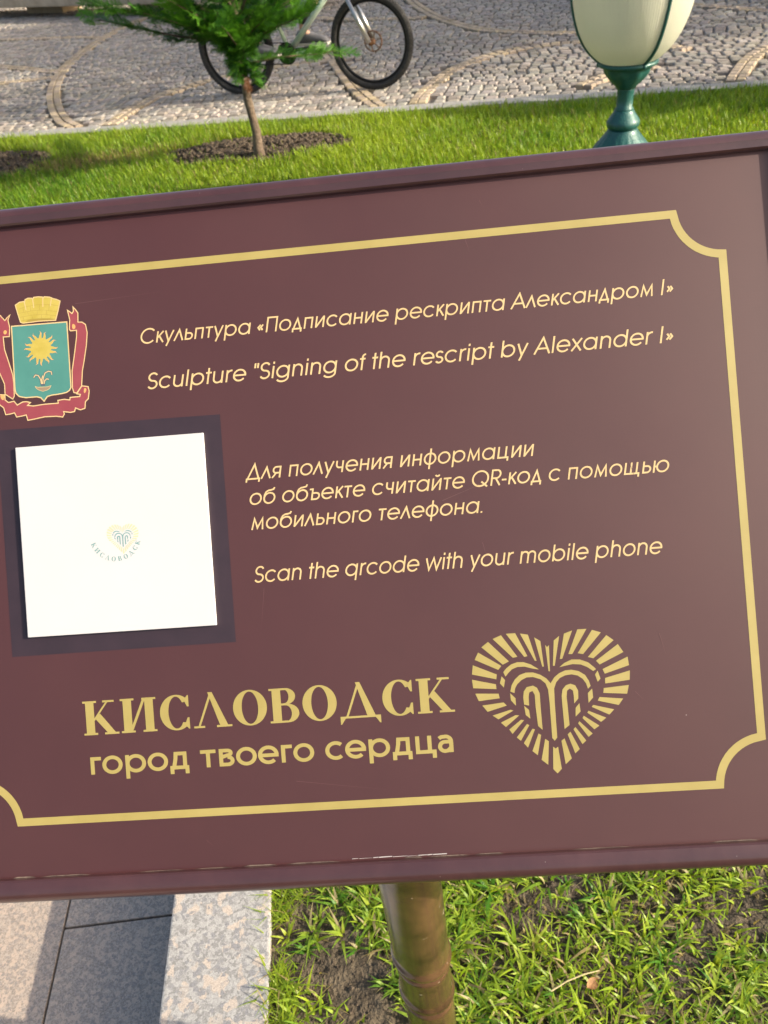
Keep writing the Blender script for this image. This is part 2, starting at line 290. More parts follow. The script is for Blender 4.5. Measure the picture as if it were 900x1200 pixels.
ART = {'rays':[[(435.14,-200.2),(436.52,-202.19),(438.18,-200.58),(437.33,-222.19),(436.15,-221.94)],[(426.62,-193.42),(431.48,-196.85),(432.71,-217.93),(431.36,-217.84)],[(415.28,-189.54),(421.69,-190.84),(427.15,-212.74),(425.62,-212.64)],[(403.67,-188.92),(411.39,-188.93),(419.96,-208.48),(417.35,-208.99)],[(392.56,-192.48),(399.64,-189.85),(411.74,-208.44),(407.92,-209.05)],[(382.77,-198.73),(388.6,-194.63),(404.45,-211.75),(399.28,-214.17)],[(376.47,-208.68),(379.69,-202.85),(398.0,-215.12),(395.18,-218.21)],[(373.29,-220.58),(374.57,-213.06),(393.69,-221.91),(393.03,-225.84)],[(373.44,-232.0),(372.96,-224.88),(392.37,-229.94),(392.57,-233.92)],[(377.23,-242.95),(374.8,-236.58),(393.98,-237.8),(394.54,-241.63)],[(383.74,-252.16),(379.87,-246.74),(397.35,-245.26),(399.88,-248.0)],[(392.16,-258.89),(387.61,-255.51),(402.68,-251.63),(405.02,-252.46)],[(397.81,-265.62),(393.99,-261.77),(406.43,-256.34),(409.48,-256.7)],[(402.82,-271.6),(400.38,-267.84),(410.56,-260.38),(413.09,-260.88)],[(409.2,-277.67),(406.01,-274.72),(415.23,-264.11),(417.02,-265.25)],[(414.54,-283.66),(411.43,-279.69),(419.34,-268.31),(421.34,-268.95)],[(422.05,-290.29),(417.9,-286.61),(423.96,-272.55),(426.07,-273.88)],[(429.91,-298.64),(424.81,-294.23),(429.04,-277.32),(431.95,-279.38)],[(434.99,-284.03),(437.07,-285.69),(439.06,-284.27),(440.67,-302.53),(436.99,-306.08),(433.71,-302.3)],[(442.38,-197.08),(447.09,-193.61),(441.59,-217.83),(440.07,-217.73)],[(451.13,-192.0),(457.94,-189.89),(448.15,-212.42),(446.09,-212.63)],[(462.23,-189.33),(469.7,-189.32),(456.57,-209.2),(453.36,-208.99)],[(474.02,-190.48),(481.1,-193.02),(465.36,-209.79),(461.02,-208.82)],[(485.3,-195.54),(490.86,-200.03),(473.36,-213.76),(469.05,-212.44)],[(493.97,-203.49),(497.98,-210.27),(478.0,-219.21),(475.38,-215.95)],[(501.04,-214.23),(501.66,-221.28),(481.61,-226.98),(480.06,-223.11)],[(501.99,-225.58),(501.21,-233.22),(481.31,-235.0),(481.5,-230.57)],[(500.2,-237.42),(498.28,-244.47),(479.19,-242.57),(479.84,-238.67)],[(494.78,-248.18),(490.84,-253.22),(474.14,-248.58),(475.89,-245.78)],[(486.86,-256.56),(482.65,-260.57),(468.85,-253.38),(470.15,-251.92)],[(479.93,-262.97),(475.45,-266.11),(464.93,-257.93),(466.06,-256.46)],[(473.86,-269.09),(469.57,-271.9),(460.69,-262.11),(461.86,-260.3)],[(467.96,-275.23),(464.37,-277.75),(456.81,-266.16),(457.96,-264.51)],[(462.28,-280.53),(459.0,-283.41),(452.71,-270.7),(454.37,-269.09)],[(456.5,-287.2),(452.66,-290.56),(447.64,-274.67),(450.01,-272.59)],[(449.47,-294.48),(444.18,-298.97),(442.14,-279.66),(444.85,-277.76)]],'inner':[[(399.13,-220.37),(401.95,-217.28),(405.95,-214.44),(411.22,-212.89),(416.33,-213.23),(422.14,-215.51),(428.62,-220.07),(422.73,-218.82),(416.9,-216.89),(410.91,-216.84),(406.49,-218.44),(403.36,-221.17),(400.73,-224.1)],[(397.5,-223.71),(400.16,-226.99),(398.65,-233.1),(395.68,-229.29)],[(403.68,-236.7),(405.11,-231.62),(408.05,-226.99),(412.08,-223.63),(417.36,-221.91),(423.33,-222.13),(429.13,-224.4),(433.98,-227.81),(437.06,-231.97),(440.33,-227.37),(444.49,-224.2),(449.76,-222.15),(454.88,-221.97),(460.7,-223.55),(465.52,-226.95),(468.19,-231.76),(469.36,-236.29),(466.99,-238.36),(465.82,-233.83),(463.25,-229.89),(459.57,-227.08),(454.58,-225.72),(449.44,-226.25),(445.04,-228.02),(441.71,-231.41),(439.61,-236.43),(439.24,-247.57),(438.97,-276.72),(436.72,-279.33),(434.88,-276.82),(435.0,-247.3),(434.62,-236.97),(432.82,-231.69),(428.85,-228.0),(423.03,-225.9),(417.9,-225.91),(413.46,-227.86),(409.79,-231.06),(407.81,-234.38),(407.0,-238.12)],[(403.41,-238.06),(407.52,-242.46),(407.37,-248.65),(403.63,-243.93)],[(470.38,-238.41),(470.64,-245.79),(466.58,-249.98),(466.71,-241.94)],[(414.1,-248.04),(413.85,-242.52),(414.6,-237.4),(417.26,-233.96),(422.48,-232.92),(425.73,-235.02),(427.59,-239.61),(427.43,-250.26),(427.6,-269.68),(424.11,-266.37),(423.35,-250.0),(423.41,-240.55),(421.79,-237.35),(419.14,-238.38),(418.34,-241.94),(418.12,-249.15)],[(414.02,-249.07),(417.83,-252.75),(418.29,-260.0),(414.79,-256.69)],[(445.2,-249.66),(445.23,-242.8),(446.32,-237.72),(449.3,-234.48),(453.13,-233.35),(456.91,-234.97),(458.94,-239.38),(458.59,-245.88),(454.88,-249.76),(455.05,-243.42),(454.71,-239.11),(452.31,-237.24),(449.96,-238.98),(449.23,-243.91),(449.47,-251.64),(449.77,-267.09),(445.44,-270.26)],[(459.14,-249.68),(459.61,-256.57),(455.21,-260.57),(455.78,-253.41)],[(445.23,-219.27),(449.39,-216.11),(455.54,-213.6),(462.31,-214.05),(468.87,-216.89),(472.81,-220.58),(474.84,-222.77),(472.36,-224.14),(467.73,-220.58),(462.82,-218.2),(456.09,-217.41),(450.06,-218.39)],[(475.92,-224.04),(477.77,-230.66),(475.36,-233.25),(473.65,-227.14)]],'shield':[(2.55,103.8),(51.58,103.16),(51.16,46.76),(49.61,44.25),(46.9,42.72),(42.33,42.01),(33.23,41.47),(29.77,40.67),(26.66,36.85),(24.06,40.06),(20.74,41.23),(10.52,41.34),(4.94,42.82),(2.31,45.82),(1.67,49.53)],'crown':[(7.28,121.68),(11.09,123.88),(14.98,124.18),(15.59,123.12),(16.24,125.73),(19.04,126.68),(22.2,126.39),(23.03,125.2),(23.83,126.9),(28.16,127.04),(31.76,126.48),(32.38,125.65),(33.24,126.57),(37.73,125.92),(39.82,124.95),(40.46,124.44),(43.78,123.36),(47.05,121.61),(44.64,113.42),(41.89,105.38),(34.55,105.73),(26.62,106.02),(19.78,105.76),(12.94,105.51),(10.74,106.6),(8.98,113.75)],'crownslots':[[(15.4,123.7),(16.49,116.72)],[(23.03,125.2),(23.39,117.73)],[(32.04,125.68),(31.59,117.97)],[(39.59,124.97),(38.17,118.01)]],'crownbrick':[[(9.02,114.3),(21.64,115.57),(31.84,115.28),(44.13,112.7)],[(10.14,110.87),(21.36,111.82),(31.58,111.65),(42.74,109.17)],[(10.43,118.06),(16.24,119.62),(27.67,120.33),(38.95,119.27),(45.06,117.59)],[(11.97,107.82),(22.25,108.42),(31.31,108.02),(42.11,106.8)],[(17.63,115.17),(18.2,112.12)],[(26.17,115.37),(26.15,112.04)],[(34.65,114.8),(34.05,111.31)],[(21.35,111.6),(21.69,108.47)],[(29.86,111.48),(29.63,108.29)],[(38.28,110.25),(37.62,107.43)],[(13.91,118.84),(14.42,114.91)],[(20.25,119.91),(20.51,115.67)],[(28.78,120.0),(28.57,115.59)],[(37.24,119.21),(36.56,114.62)],[(13.34,111.02),(14.03,107.96)]],'crownbase':[(14.74,106.89),(18.81,108.07),(26.8,108.44),(34.69,107.71),(41.39,106.2),(41.78,105.39),(34.55,105.73),(26.62,106.02),(19.78,105.76)],'suncentre':[(27.16,82.38),(26.48,73.14),(36.63,81.52)],'ribr':[(52.87,112.99),(54.8,111.59),(56.6,109.88),(57.98,111.74),(57.91,115.5),(59.98,112.88),(61.8,109.94),(61.34,102.14),(64.8,101.71),(67.79,99.45),(68.72,92.19),(67.13,81.3),(64.26,68.32),(62.04,59.7),(60.55,47.15),(55.85,41.5),(53.4,41.93),(52.36,46.21),(53.07,60.49),(56.83,77.82),(59.18,89.75),(59.58,95.23),(54.16,95.18),(53.27,96.92),(54.28,104.56)],'ribl':[(1.79,113.64),(-0.87,111.67),(-2.98,109.31),(-4.66,111.35),(-6.75,114.1),(-9.67,111.6),(-10.9,107.26),(-11.53,101.76),(-14.87,99.85),(-17.71,92.32),(-17.29,82.28),(-14.61,72.04),(-10.63,63.92),(-7.3,54.75),(-7.38,45.89),(-0.88,41.11),(0.66,43.53),(0.97,54.03),(0.63,61.81),(-2.19,73.16),(-5.13,84.52),(-5.49,95.32),(-0.02,95.15),(0.89,102.84),(-0.22,109.61)],'ribb':[(-13.08,45.94),(-7.64,45.35),(-7.74,40.93),(-5.06,38.48),(0.11,39.14),(2.7,35.6),(7.77,37.93),(10.84,37.88),(14.51,36.79),(11.73,34.49),(16.78,33.61),(27.04,34.28),(38.92,34.14),(38.76,36.58),(44.22,36.99),(49.23,36.01),(49.73,38.17),(58.09,38.22),(58.89,39.91),(55.8,40.84),(60.55,47.15),(66.11,46.11),(66.83,42.19),(65.57,35.7),(62.81,33.4),(62.05,27.74),(57.92,26.77),(53.78,28.78),(52.77,25.78),(49.24,25.31),(43.11,26.49),(43.63,24.35),(41.98,21.96),(36.41,23.09),(26.25,23.52),(17.08,22.31),(11.13,21.71),(10.0,26.45),(6.55,25.86),(1.39,25.41),(-0.27,29.21),(-4.09,28.43),(-8.09,28.21),(-9.58,34.44),(-12.59,36.91),(-14.58,40.97)],'fold1':[(56.29,101.06),(58.49,100.31),(59.07,97.49),(57.04,96.02),(55.69,97.58)],'fold2':[(62.33,45.34),(64.87,44.57),(63.73,41.36),(61.97,40.41)],'fold3':[(-3.91,101.29),(-1.7,100.3),(-2.22,97.8),(-4.21,97.2),(-5.2,99.18)],'fold4':[(-11.95,45.73),(-7.64,45.35),(-8.91,40.48),(-11.1,41.77)],'jets':[[(25.49,51.88),(24.99,55.79),(23.2,59.27),(20.75,60.04),(19.01,57.98)],[(26.62,51.78),(27.32,56.69),(29.22,60.95),(32.27,62.34),(34.93,61.44),(35.09,58.99)],[(27.75,51.68),(28.51,54.38),(30.32,55.87),(32.21,55.27)],[(26.06,51.83),(25.73,55.17),(27.14,58.92)]],'jetbase':[(24.27,55.3),(26.74,53.43),(29.47,55.07),(28.42,49.96),(24.81,50.28)],'bowl':[(19.69,50.17),(22.46,49.27),(30.39,49.02),(33.84,49.71),(32.31,47.41),(29.95,46.18),(26.15,45.41),(22.85,46.8),(21.01,48.07)],'plate':[(-0.68,-1.27),(163.64,-1.99),(162.84,-163.73),(-0.95,-165.13)],'darksq':[(-17.11,15.32),(178.51,12.68),(177.65,-180.32),(-17.4,-180.08)],'logo':[(81.63,-82.26),(82.67,-68.23),(95.96,-83.35)],'border':{'TR1':(569.81,147.69),'TR2':(605.98,111.71),'BR1':(605.31,-289.41),'BR2':(570.63,-324.7),'BL':(-23.83,-325.22)},'bw':[(569.81,147.69),(570.64,140.9)],'lines':[('Скульптура «Подписание рескрипта Александром I»','obl',[(113.69,78.25),(549.14,79.04)],113.69,560.49,12.91),('Sculpture "Signing of the rescript by Alexander I»','obl',[(117.18,39.16),(545.09,39.68)],117.18,557.32,14.21),('Для получения информации','oblx',[(205.12,-44.84),(434.35,-43.91)],196.4,437.84,10.04),('об объекте считайте QR-код с помощью','oblx',[(202.42,-66.09),(541.99,-65.73)],197.4,546.09,10.04),('мобильного телефона.','oblx',[(204.83,-87.22),(390.8,-87.6)],197.13,392.48,10.04),('Scan the qrcode with your mobile phone','obl',[(202.92,-131.73),(531.5,-132.16)],196.82,534.92,13.8),('КИСЛОВОДСК','serif',[(50.74,-251.07),(345.55,-250.16)],40.84,357.04,29.1),('город твоего сердца','bold',[(46.25,-284.51),(347.0,-283.44)],43.5,354.46,14.83)]}

# ------------------------------------------------------------------ ground, lawn, soil
def yedge(x): return 7.39 - 0.2377 * (x + 2.77)       # where the far lawn meets the setts
EDGE_A = math.atan(-0.2377)
G = [(-300, -300, -0.30), (300, -300, -0.30), (300, 300, -0.30), (-300, 300, -0.30)]
obj('ground', G, [(0, 1, 2, 3)], M_lawnsoil, kind='structure')
# the lawn bed: one sheet, uneven, with the paved pad and the square cut away from it
def hnoise(x, y):
    return 0.5 * np.sin(x * 3.1 + 1.3 * np.sin(y * 2.3)) * np.cos(y * 2.7 + 0.7) + 0.3 * np.sin(x * 9.1 + y * 7.3) + 0.2 * np.sin(x * 17 - y * 23)
def sheet(name, xs, ys, zf, mt, kind='structure', keep=None, smooth=True):
    X, Y = np.meshgrid(xs, ys); Z = zf(X, Y); v = np.stack([X.ravel(), Y.ravel(), Z.ravel()], 1)
    nx = len(xs); f = []
    for j in range(len(ys) - 1):
        for i in range(nx - 1):
            if keep is None or keep((xs[i] + xs[i + 1]) / 2, (ys[j] + ys[j + 1]) / 2): f.append((j * nx + i, j * nx + i + 1, (j + 1) * nx + i + 1, (j + 1) * nx + i))
    return obj(name, v, f, mt, smooth=smooth, kind=kind)
# far and middle lawn bed runs up to the edging line (sheared grid so its rim follows the line)
nx, ny = 90, 60
us = np.linspace(-14, 14, nx); vs = np.linspace(0, 1, ny)
V = []; F = []
for j in range(ny):
    for i in range(nx):
        y0 = 1.25; y1 = yedge(us[i]) - 0.115; y = y0 + (y1 - y0) * vs[j]
        V.append((us[i], y, -0.022 + 0.010 * float(hnoise(us[i], y))))
for j in range(ny - 1):
    for i in range(nx - 1):
        xm = us[i]; ym = V[j * nx + i][1]
        if xm < -0.62 and ym < 3.75 and xm > -4.4: continue
        F.append((j * nx + i, j * nx + i + 1, (j + 1) * nx + i + 1, (j + 1) * nx + i))
obj('lawn_bed', V, F, M_lawnsoil, smooth=True, kind='structure')
def near_h(X, Y):
    from mathutils import noise as mn
    z = -0.020 + 0.006 * hnoise(X * 2, Y * 2); sh = z.shape; xf = X.ravel(); yf = Y.ravel()
    q = [0.0060 * mn.noise((a * 42, b * 42, 0)) + 0.0042 * mn.noise((a * 95, b * 95, 4)) + .0022 * mn.noise((a * 210, b * 210, 9)) for a, b in zip(xf.tolist(), yf.tolist())]
    return z + np.array(q).reshape(sh)
sheet('lawn_bed', np.linspace(-0.31, 1.5, 300), np.linspace(-0.5, 1.26, 280), near_h, M_nearsoil)

# ------------------------------------------------------------------ grass
def blades(P, L, wid, az, bend, col0, col1, nseg):
    """vectorised curved grass blades -> verts, tris, cols"""
    n = len(P); ts = np.linspace(0, 1, nseg + 1)
    d = np.stack([np.cos(az), np.sin(az), np.zeros(n)], 1); s = np.stack([-np.sin(az), np.cos(az), np.zeros(n)], 1)
    tw = rng.uniform(-1.2, 1.2, n); V = []; C = []
    for k, t in enumerate(ts):
        hor = L * (bend * t ** 1.7) ; ver = L * (t - 0.55 * bend * t ** 2.2) * np.sqrt(np.clip(1 - (bend * 0.55) ** 2, .1, 1))
        c = P + d * hor[:, None] + np.array([0, 0, 1]) * ver[:, None]
        ww = wid * (1 - t ** 2.2) * 0.5 * (0.75 + 0.5 * t * (1 - t) * 4 * .5)
        a = tw * t; sd = s * np.cos(a)[:, None] + d * np.sin(a)[:, None] * 0.6
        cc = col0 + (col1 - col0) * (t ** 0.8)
        if k < nseg:
            V += [c - sd * ww[:, None], c + sd * ww[:, None]]; C += [cc, cc]
        else: V.append(c); C.append(cc)
    m = len(V); V = np.stack(V, 1).reshape(-1, 3); C = np.stack(C, 1).reshape(-1, 3)
    tr = []
    for k in range(nseg - 1):
        a = 2 * k; tr += [(a, a + 1, a + 3), (a, a + 3, a + 2)]
    tr.append((2 * nseg - 2, 2 * nseg - 1, 2 * nseg))
    T = (np.array(tr)[None] + (np.arange(n) * m)[:, None, None]).reshape(-1, 3)
    return V, T, C
BARE = [(-0.56, 6.03, 0.68, 0.30, -0.12), (-2.62, 6.45, 0.50, 0.40, 0.0), (1.98, 4.62, 0.30, 0.10, -0.1), (-0.7, 6.5, 0.0, 0.0, 0)]
def bare_amt(x, y):
    r = np.full(x.shape, 9.0)
    for (cx, cy, a, b, q) in BARE:
        if a == 0: continue
        dx = (x - cx) * cos(q) + (y - cy) * sin(q); dy = -(x - cx) * sin(q) + (y - cy) * cos(q)
        r = np.minimum(r, (dx / a) ** 2 + (dy / b) ** 2 + 0.30 * np.sin(x * 11 + y * 5) * np.cos(y * 13))
    return r
def vn(x, y, k, s=0.0):
    return (np.sin(x * k + 1.7 * np.sin(y * k * .63 + s)) + np.sin(y * k * 1.13 + 1.9 * np.sin(x * k * .71 + 2 * s)) + np.sin((x + y) * k * .57 + s)) / 3
def tufts(name, nt, x0, x1, y0, y1, per, Lm, Wm, nseg, z, keep):
    cx = rng.uniform(x0, x1, nt); cy = rng.uniform(y0, y1, nt); k = keep(cx, cy) & (vn(cx, cy, 16, 2.0) + rng.normal(0, .16, nt) > -.26); cx = cx[k]; cy = cy[k]; nt = len(cx)
    size = rng.uniform(.6, 1.35, nt); hue_t = rng.normal(.5, .28, nt); cxr = np.repeat(cx, per); cyr = np.repeat(cy, per); sz = np.repeat(size, per); n = nt * per
    az = rng.uniform(0, 2 * pi, n); rr = np.abs(rng.normal(0, .006, n)) * sz; x = cxr + rr * np.cos(az); y = cyr + rr * np.sin(az); az = az + rng.normal(0, .5, n)
    L = Lm * sz * rng.uniform(.55, 1.25, n); W = Wm * rng.uniform(.65, 1.3, n) * (.7 + .3 * sz); b = rng.uniform(.5, 1.3, n)
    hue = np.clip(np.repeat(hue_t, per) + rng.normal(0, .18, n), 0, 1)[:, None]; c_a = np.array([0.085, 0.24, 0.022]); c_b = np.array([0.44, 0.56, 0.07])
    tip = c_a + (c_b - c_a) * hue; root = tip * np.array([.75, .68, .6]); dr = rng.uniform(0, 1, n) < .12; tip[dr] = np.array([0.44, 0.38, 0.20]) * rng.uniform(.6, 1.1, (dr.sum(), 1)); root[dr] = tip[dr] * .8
    V, T, C = blades(np.stack([x, y, np.full(n, z)], 1), L, W, az, b, root, tip, nseg)
    return fastmesh(name, V, T, M_grass, kind='stuff', col=C)
def lawn_part(name, n, x0, x1, y0, y1, Lm, Wm, nseg, keep, kind='stuff', z=-0.022, lean=(0.15, 0.75), tint=1.0, gaps=-2.0, gk=13.0, dry=0.05):
    x = rng.uniform(x0, x1, n); y = rng.uniform(y0, y1, n)
    k = keep(x, y) & (vn(x, y, gk, 1.0) + rng.normal(0, .22, n) > gaps); x = x[k]; y = y[k]; n = len(x)
    q = vn(x, y, 4.1, .5)
    L = Lm * rng.uniform(.5, 1.25, n) * (1 + .22 * q); W = Wm * rng.uniform(.6, 1.35, n)
    az = rng.uniform(0, 2 * pi, n); b = rng.uniform(lean[0], lean[1], n)
    hue = np.clip(0.55 + .20 * vn(x, y, 7.3, 2.0) + .30 * vn(x, y, 1.9, 1.0) + rng.normal(0, .22, n), 0, 1)[:, None]
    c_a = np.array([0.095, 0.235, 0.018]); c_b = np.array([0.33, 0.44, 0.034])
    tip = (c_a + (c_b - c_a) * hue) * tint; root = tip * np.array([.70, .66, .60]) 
    worn = np.exp(-(((x + 1.75) / .55) ** 2 + ((y - 6.25) / .16) ** 2)) + .6 * np.exp(-(((x - 1.95) / .35) ** 2 + ((y - 4.72) / .12) ** 2)) + .25 * np.clip(vn(x, y, 2.3, 4.0) - .45, 0, 1)
    dr = rng.uniform(0, 1, n) < dry + .8 * worn * (y > 4.2)
    tip[dr] = np.array([0.36, 0.29, 0.13]) * rng.uniform(.6, 1.1, (dr.sum(), 1)); root[dr] = tip[dr] * .8
    V, T, C = blades(np.stack([x, y, np.full(n, z)], 1), L, W, az, b, root, tip, nseg)
    return fastmesh(name, V, T, M_grass, kind=kind, col=C)
in_far = lambda x, y: (y < yedge(x) - 0.10 + .035 * vn(x, y, 6.0, 3.0)) & ((bare_amt(x, y) > 1.0) | (rng.uniform(0, 1, x.shape) < .035)) & ((x - 1.489) ** 2 + (y - 4.4) ** 2 > .16 ** 2)
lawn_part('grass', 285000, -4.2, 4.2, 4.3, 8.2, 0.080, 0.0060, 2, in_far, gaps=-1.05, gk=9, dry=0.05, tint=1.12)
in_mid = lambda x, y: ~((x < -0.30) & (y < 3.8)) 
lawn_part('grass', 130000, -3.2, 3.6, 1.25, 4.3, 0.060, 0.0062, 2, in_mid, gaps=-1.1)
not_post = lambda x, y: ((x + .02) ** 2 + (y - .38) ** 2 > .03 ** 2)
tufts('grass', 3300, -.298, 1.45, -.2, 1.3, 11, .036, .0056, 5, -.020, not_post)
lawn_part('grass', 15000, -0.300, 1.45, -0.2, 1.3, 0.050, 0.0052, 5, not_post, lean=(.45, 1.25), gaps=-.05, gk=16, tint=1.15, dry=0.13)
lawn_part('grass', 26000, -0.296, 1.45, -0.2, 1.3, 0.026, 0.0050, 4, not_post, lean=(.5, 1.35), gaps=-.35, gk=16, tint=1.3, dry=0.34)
# tufts leaning over the granite kerb
def kerb_keep(x, y): return (x < -0.27)
lawn_part('grass', 2600, -0.312, -0.27, -0.2, 1.3, 0.052, 0.0030, 5, kerb_keep, lean=(.6, 1.2), gaps=-.35, gk=17)

# soil clods round the planting holes and in the bare spots of the near lawn (nobody could count them)
def clods(name, P, r, mt):
    base = np.array([(1, 0, 0), (-1, 0, 0), (0, 1, 0), (0, -1, 0), (0, 0, 1), (0, 0, -1)], float)
    tri = np.array([(0, 2, 4), (2, 1, 4), (1, 3, 4), (3, 0, 4), (2, 0, 5), (1, 2, 5), (3, 1, 5), (0, 3, 5)])
    n = len(P); q = rng.normal(0, 1, (n, 3, 3)); Q, _ = np.linalg.qr(q)
    v = np.einsum('nij,kj->nki', Q, base) * (r[:, None, None] * rng.uniform(.6, 1.25, (n, 6, 1))) * np.array([1, 1, .7]) + P[:, None, :]
    T = (tri[None] + (np.arange(n) * 6)[:, None, None]).reshape(-1, 3)
    return fastmesh(name, v.reshape(-1, 3), T, mt, kind='stuff')
x = rng.uniform(-.30, 1.3, 9000); y = rng.uniform(.0, 1.25, 9000)
clods('soil_crumbs', np.stack([x, y, near_h(x, y)], 1), rng.uniform(.0012, .0048, 9000) * rng.uniform(.5, 1.3, 9000), M_clod)
for (cx, cy, a, b, q) in BARE[:2]:
    xs = np.linspace(-a * 1.15, a * 1.15, 70); ys = np.linspace(-b * 1.2, b * 1.2, 46)
    X, Y = np.meshgrid(xs, ys); rr = (X / a) ** 2 + (Y / b) ** 2
    Z = -0.014 + 0.030 * np.clip(1 - rr, -.6, 1) + 0.010 * (vn(X, Y, 41, 1) + .7 * vn(X, Y, 93, 2))
    Vx = np.stack([(X * cos(q) - Y * sin(q) + cx).ravel(), (X * sin(q) + Y * cos(q) + cy).ravel(), Z.ravel()], 1)
    f = [(j * 70 + i, j * 70 + i + 1, (j + 1) * 70 + i + 1, (j + 1) * 70 + i) for j in range(45) for i in range(69)]
    obj('soil_bed', Vx, f, M_soil, kind='structure')
    n = 900; th = rng.uniform(0, 2 * pi, n); rad = np.sqrt(rng.uniform(0, 1, n)); lx = rad * np.cos(th) * a; ly = rad * np.sin(th) * b
    P = np.stack([lx * cos(q) - ly * sin(q) + cx, lx * sin(q) + ly * cos(q) + cy, 0.0 + 0.028 * (1 - rad ** 2)], 1)
    clods('soil_crumbs', P, rng.uniform(.006, .026, n), M_clod)

# ------------------------------------------------------------------ granite kerb and paving slabs in the foreground
kerb = bpy.data.objects.new('kerb', None); COL.objects.link(kerb); kerb['kind'] = 'structure'
PZ = -0.16
def block(name, x0, x1, y0, y1, z0, z1, mt, parent, g=0.002, bev=0.004):
    mb = MB().box(((0, 0, 0)), (x1 - x0 - g, y1 - y0 - g, z1 - z0), bev)
    return mb.build(name, mt, parent, loc=((x0 + x1) / 2, (y0 + y1) / 2, (z0 + z1) / 2))
for y0 in (-1.45, -0.65, 0.15, 0.95, 1.75, 2.55): block('kerb_stone', -0.5, -0.308, y0, min(y0 + .8, 3.35) if y0 < 2.5 else 3.55, PZ - .1, 0.0, M_kerb, kerb)
for x0 in (-4.34, -3.54, -2.74, -1.94, -1.14): block('kerb_stone', x0, x0 + .8 if x0 < -1.2 else -.308, 3.552, 3.744, PZ - .1, 0.0, M_kerb, kerb)
pav = obj('pavement', [(-4.34, -1.5, PZ - .03), (-.5, -1.5, PZ - .03), (-.5, 3.55, PZ - .03), (-4.34, 3.55, PZ - .03)], [(0, 1, 2, 3)], M_mortar, kind='structure')
JX = -0.781; JY = 0.812
def slab(x0, x1, y0, y1):
    block('slab', x0, x1, y0, y1, PZ - .028, PZ + random.uniform(-.0008, .0008), M_slab, pav, g=0.0045, bev=.0022)
for k in range(-4, 5): slab(JX, -.502, JY + .6 * k, JY + .6 * (k + 1) if k < 4 else 3.55)
for c in range(6):
    xa = JX - .6 * (c + 1); xb = JX - .6 * c
    off = -.32 if c % 2 == 0 else 0.0
    for k in range(-4, 5):
        ya = JY + off + .6 * k; yb = ya + .6
        if ya > 3.5: continue
        slab(max(xa, -4.33), xb, ya, min(yb, 3.55))

# ------------------------------------------------------------------ the square: setts with sand-coloured bands
paving = obj('paving', [(-16, yedge(-16), -.030), (16, yedge(16), -.030), (16, 30, -.030), (-16, 30, -.030)], [(0, 1, 2, 3)], M_mortar, kind='structure')
BANDS = [[(-1.2, 15.6), (-2.3, 14.3), (-2.68, 13.25), (-2.89, 11.91), (-2.94, 10.55), (-2.80, 9.35), (-2.6, 8.51), (-2.35, 7.74), (-2.12, 7.35)],
 [(-2.9, 10.1), (-3.84, 11.04), (-5.2, 12.2)], [(-2.92, 9.86), (-3.51, 9.91), (-5.0, 9.7)],
 [(-1.86, 7.22), (-1.76, 7.74), (-1.60, 8.20), (-1.17, 8.62), (-.55, 8.88), (0.0, 8.86), (.22, 8.7)],
 [(0.02, 9.2), (0.10, 8.6), (0.22, 7.41), (0.36, 6.74), (.42, 6.5)],
 [(.60, 6.45), (.66, 6.79), (.77, 7.12), (1.08, 7.78), (1.44, 8.13), (1.88, 8.30), (2.31, 8.20), (2.7, 7.9), (3.0, 7.4)],
 [(1.2, 13.5), (1.16, 12.11), (1.29, 10.55), (1.59, 9.43), (2.01, 8.95), (2.55, 8.5), (3.3, 8.3)],
 [(2.80, 5.95), (2.86, 6.15), (3.08, 6.52), (3.36, 6.94), (3.7, 7.2), (4.3, 7.4)], [(3.2, 10.3), (3.76, 9.33), (4.19, 8.54), (4.4, 7.9)], [(1.9, 6.6), (2.15, 6.85), (2.6, 6.95)],
 [(-6, 14.6), (-4.4, 13.2), (-3.2, 12.6), (-2.85, 12.2)], [(-.6, 12.5), (.2, 11.2), (1.2, 10.6)]]
BS = []
for b in BANDS:
    for (p, q) in zip(b[:-1], b[1:]): BS.append((*p, *q))
BS = np.array(BS)
def band_d(x, y):
    ax, ay, bx, by = BS.T; dx = bx - ax; dy = by - ay
    t = np.clip(((x[:, None] - ax) * dx + (y[:, None] - ay) * dy) / (dx * dx + dy * dy), 0, 1)
    return np.min(np.hypot(x[:, None] - ax - t * dx, y[:, None] - ay - t * dy), 1)
CI = np.array(cam.matrix_world.inverted())
def to_px(x, y, z):
    c = CI @ np.array([x, y, z, 1.0]); return 450 + 940.65 * c[0] / -c[2], 600 - 940.65 * c[1] / -c[2]
ea = EDGE_A; ce, se = cos(ea), sin(ea)
rows = []; v0 = 0.0
cells = []
rv = 0.10
while rv < 11.5:
    rh = random.uniform(.082, .102); u = -9.0 + random.uniform(0, .1)
    while u < 8.0:
        wd = random.uniform(.078, .118); cells.append((u, rv, wd, rh)); u += wd
    rv += rh
cells = np.array(cells)
ox, oy = 0.0, yedge(0.0)
def warp(u, v):
    # gentle fan-like waviness of the rows, nothing at the lawn's edge
    a = np.clip(v * 1.2, 0, 1)
    vv = v + a * (.10 * np.sin(u * 1.35 + .5) + .05 * np.sin(u * 3.1 + v * .9)); uu = u + a * .07 * np.sin(v * 1.9 + u * .4)
    return ox + uu * ce - vv * se, oy + uu * se + vv * ce
cxm, cym = warp(cells[:, 0] + cells[:, 2] / 2, cells[:, 1] + cells[:, 3] / 2)
okc = (cxm > -7.2) & (cxm < 6.2) & (cym < 17.2)
cells = cells[okc]; cxm = cxm[okc]; cym = cym[okc]
dist = band_d(cxm, cym); SV = []; SF = []; SCc = []; near = []
GREY = np.array([0.33, 0.305, 0.28]); SAND = np.array([0.41, 0.34, 0.255])
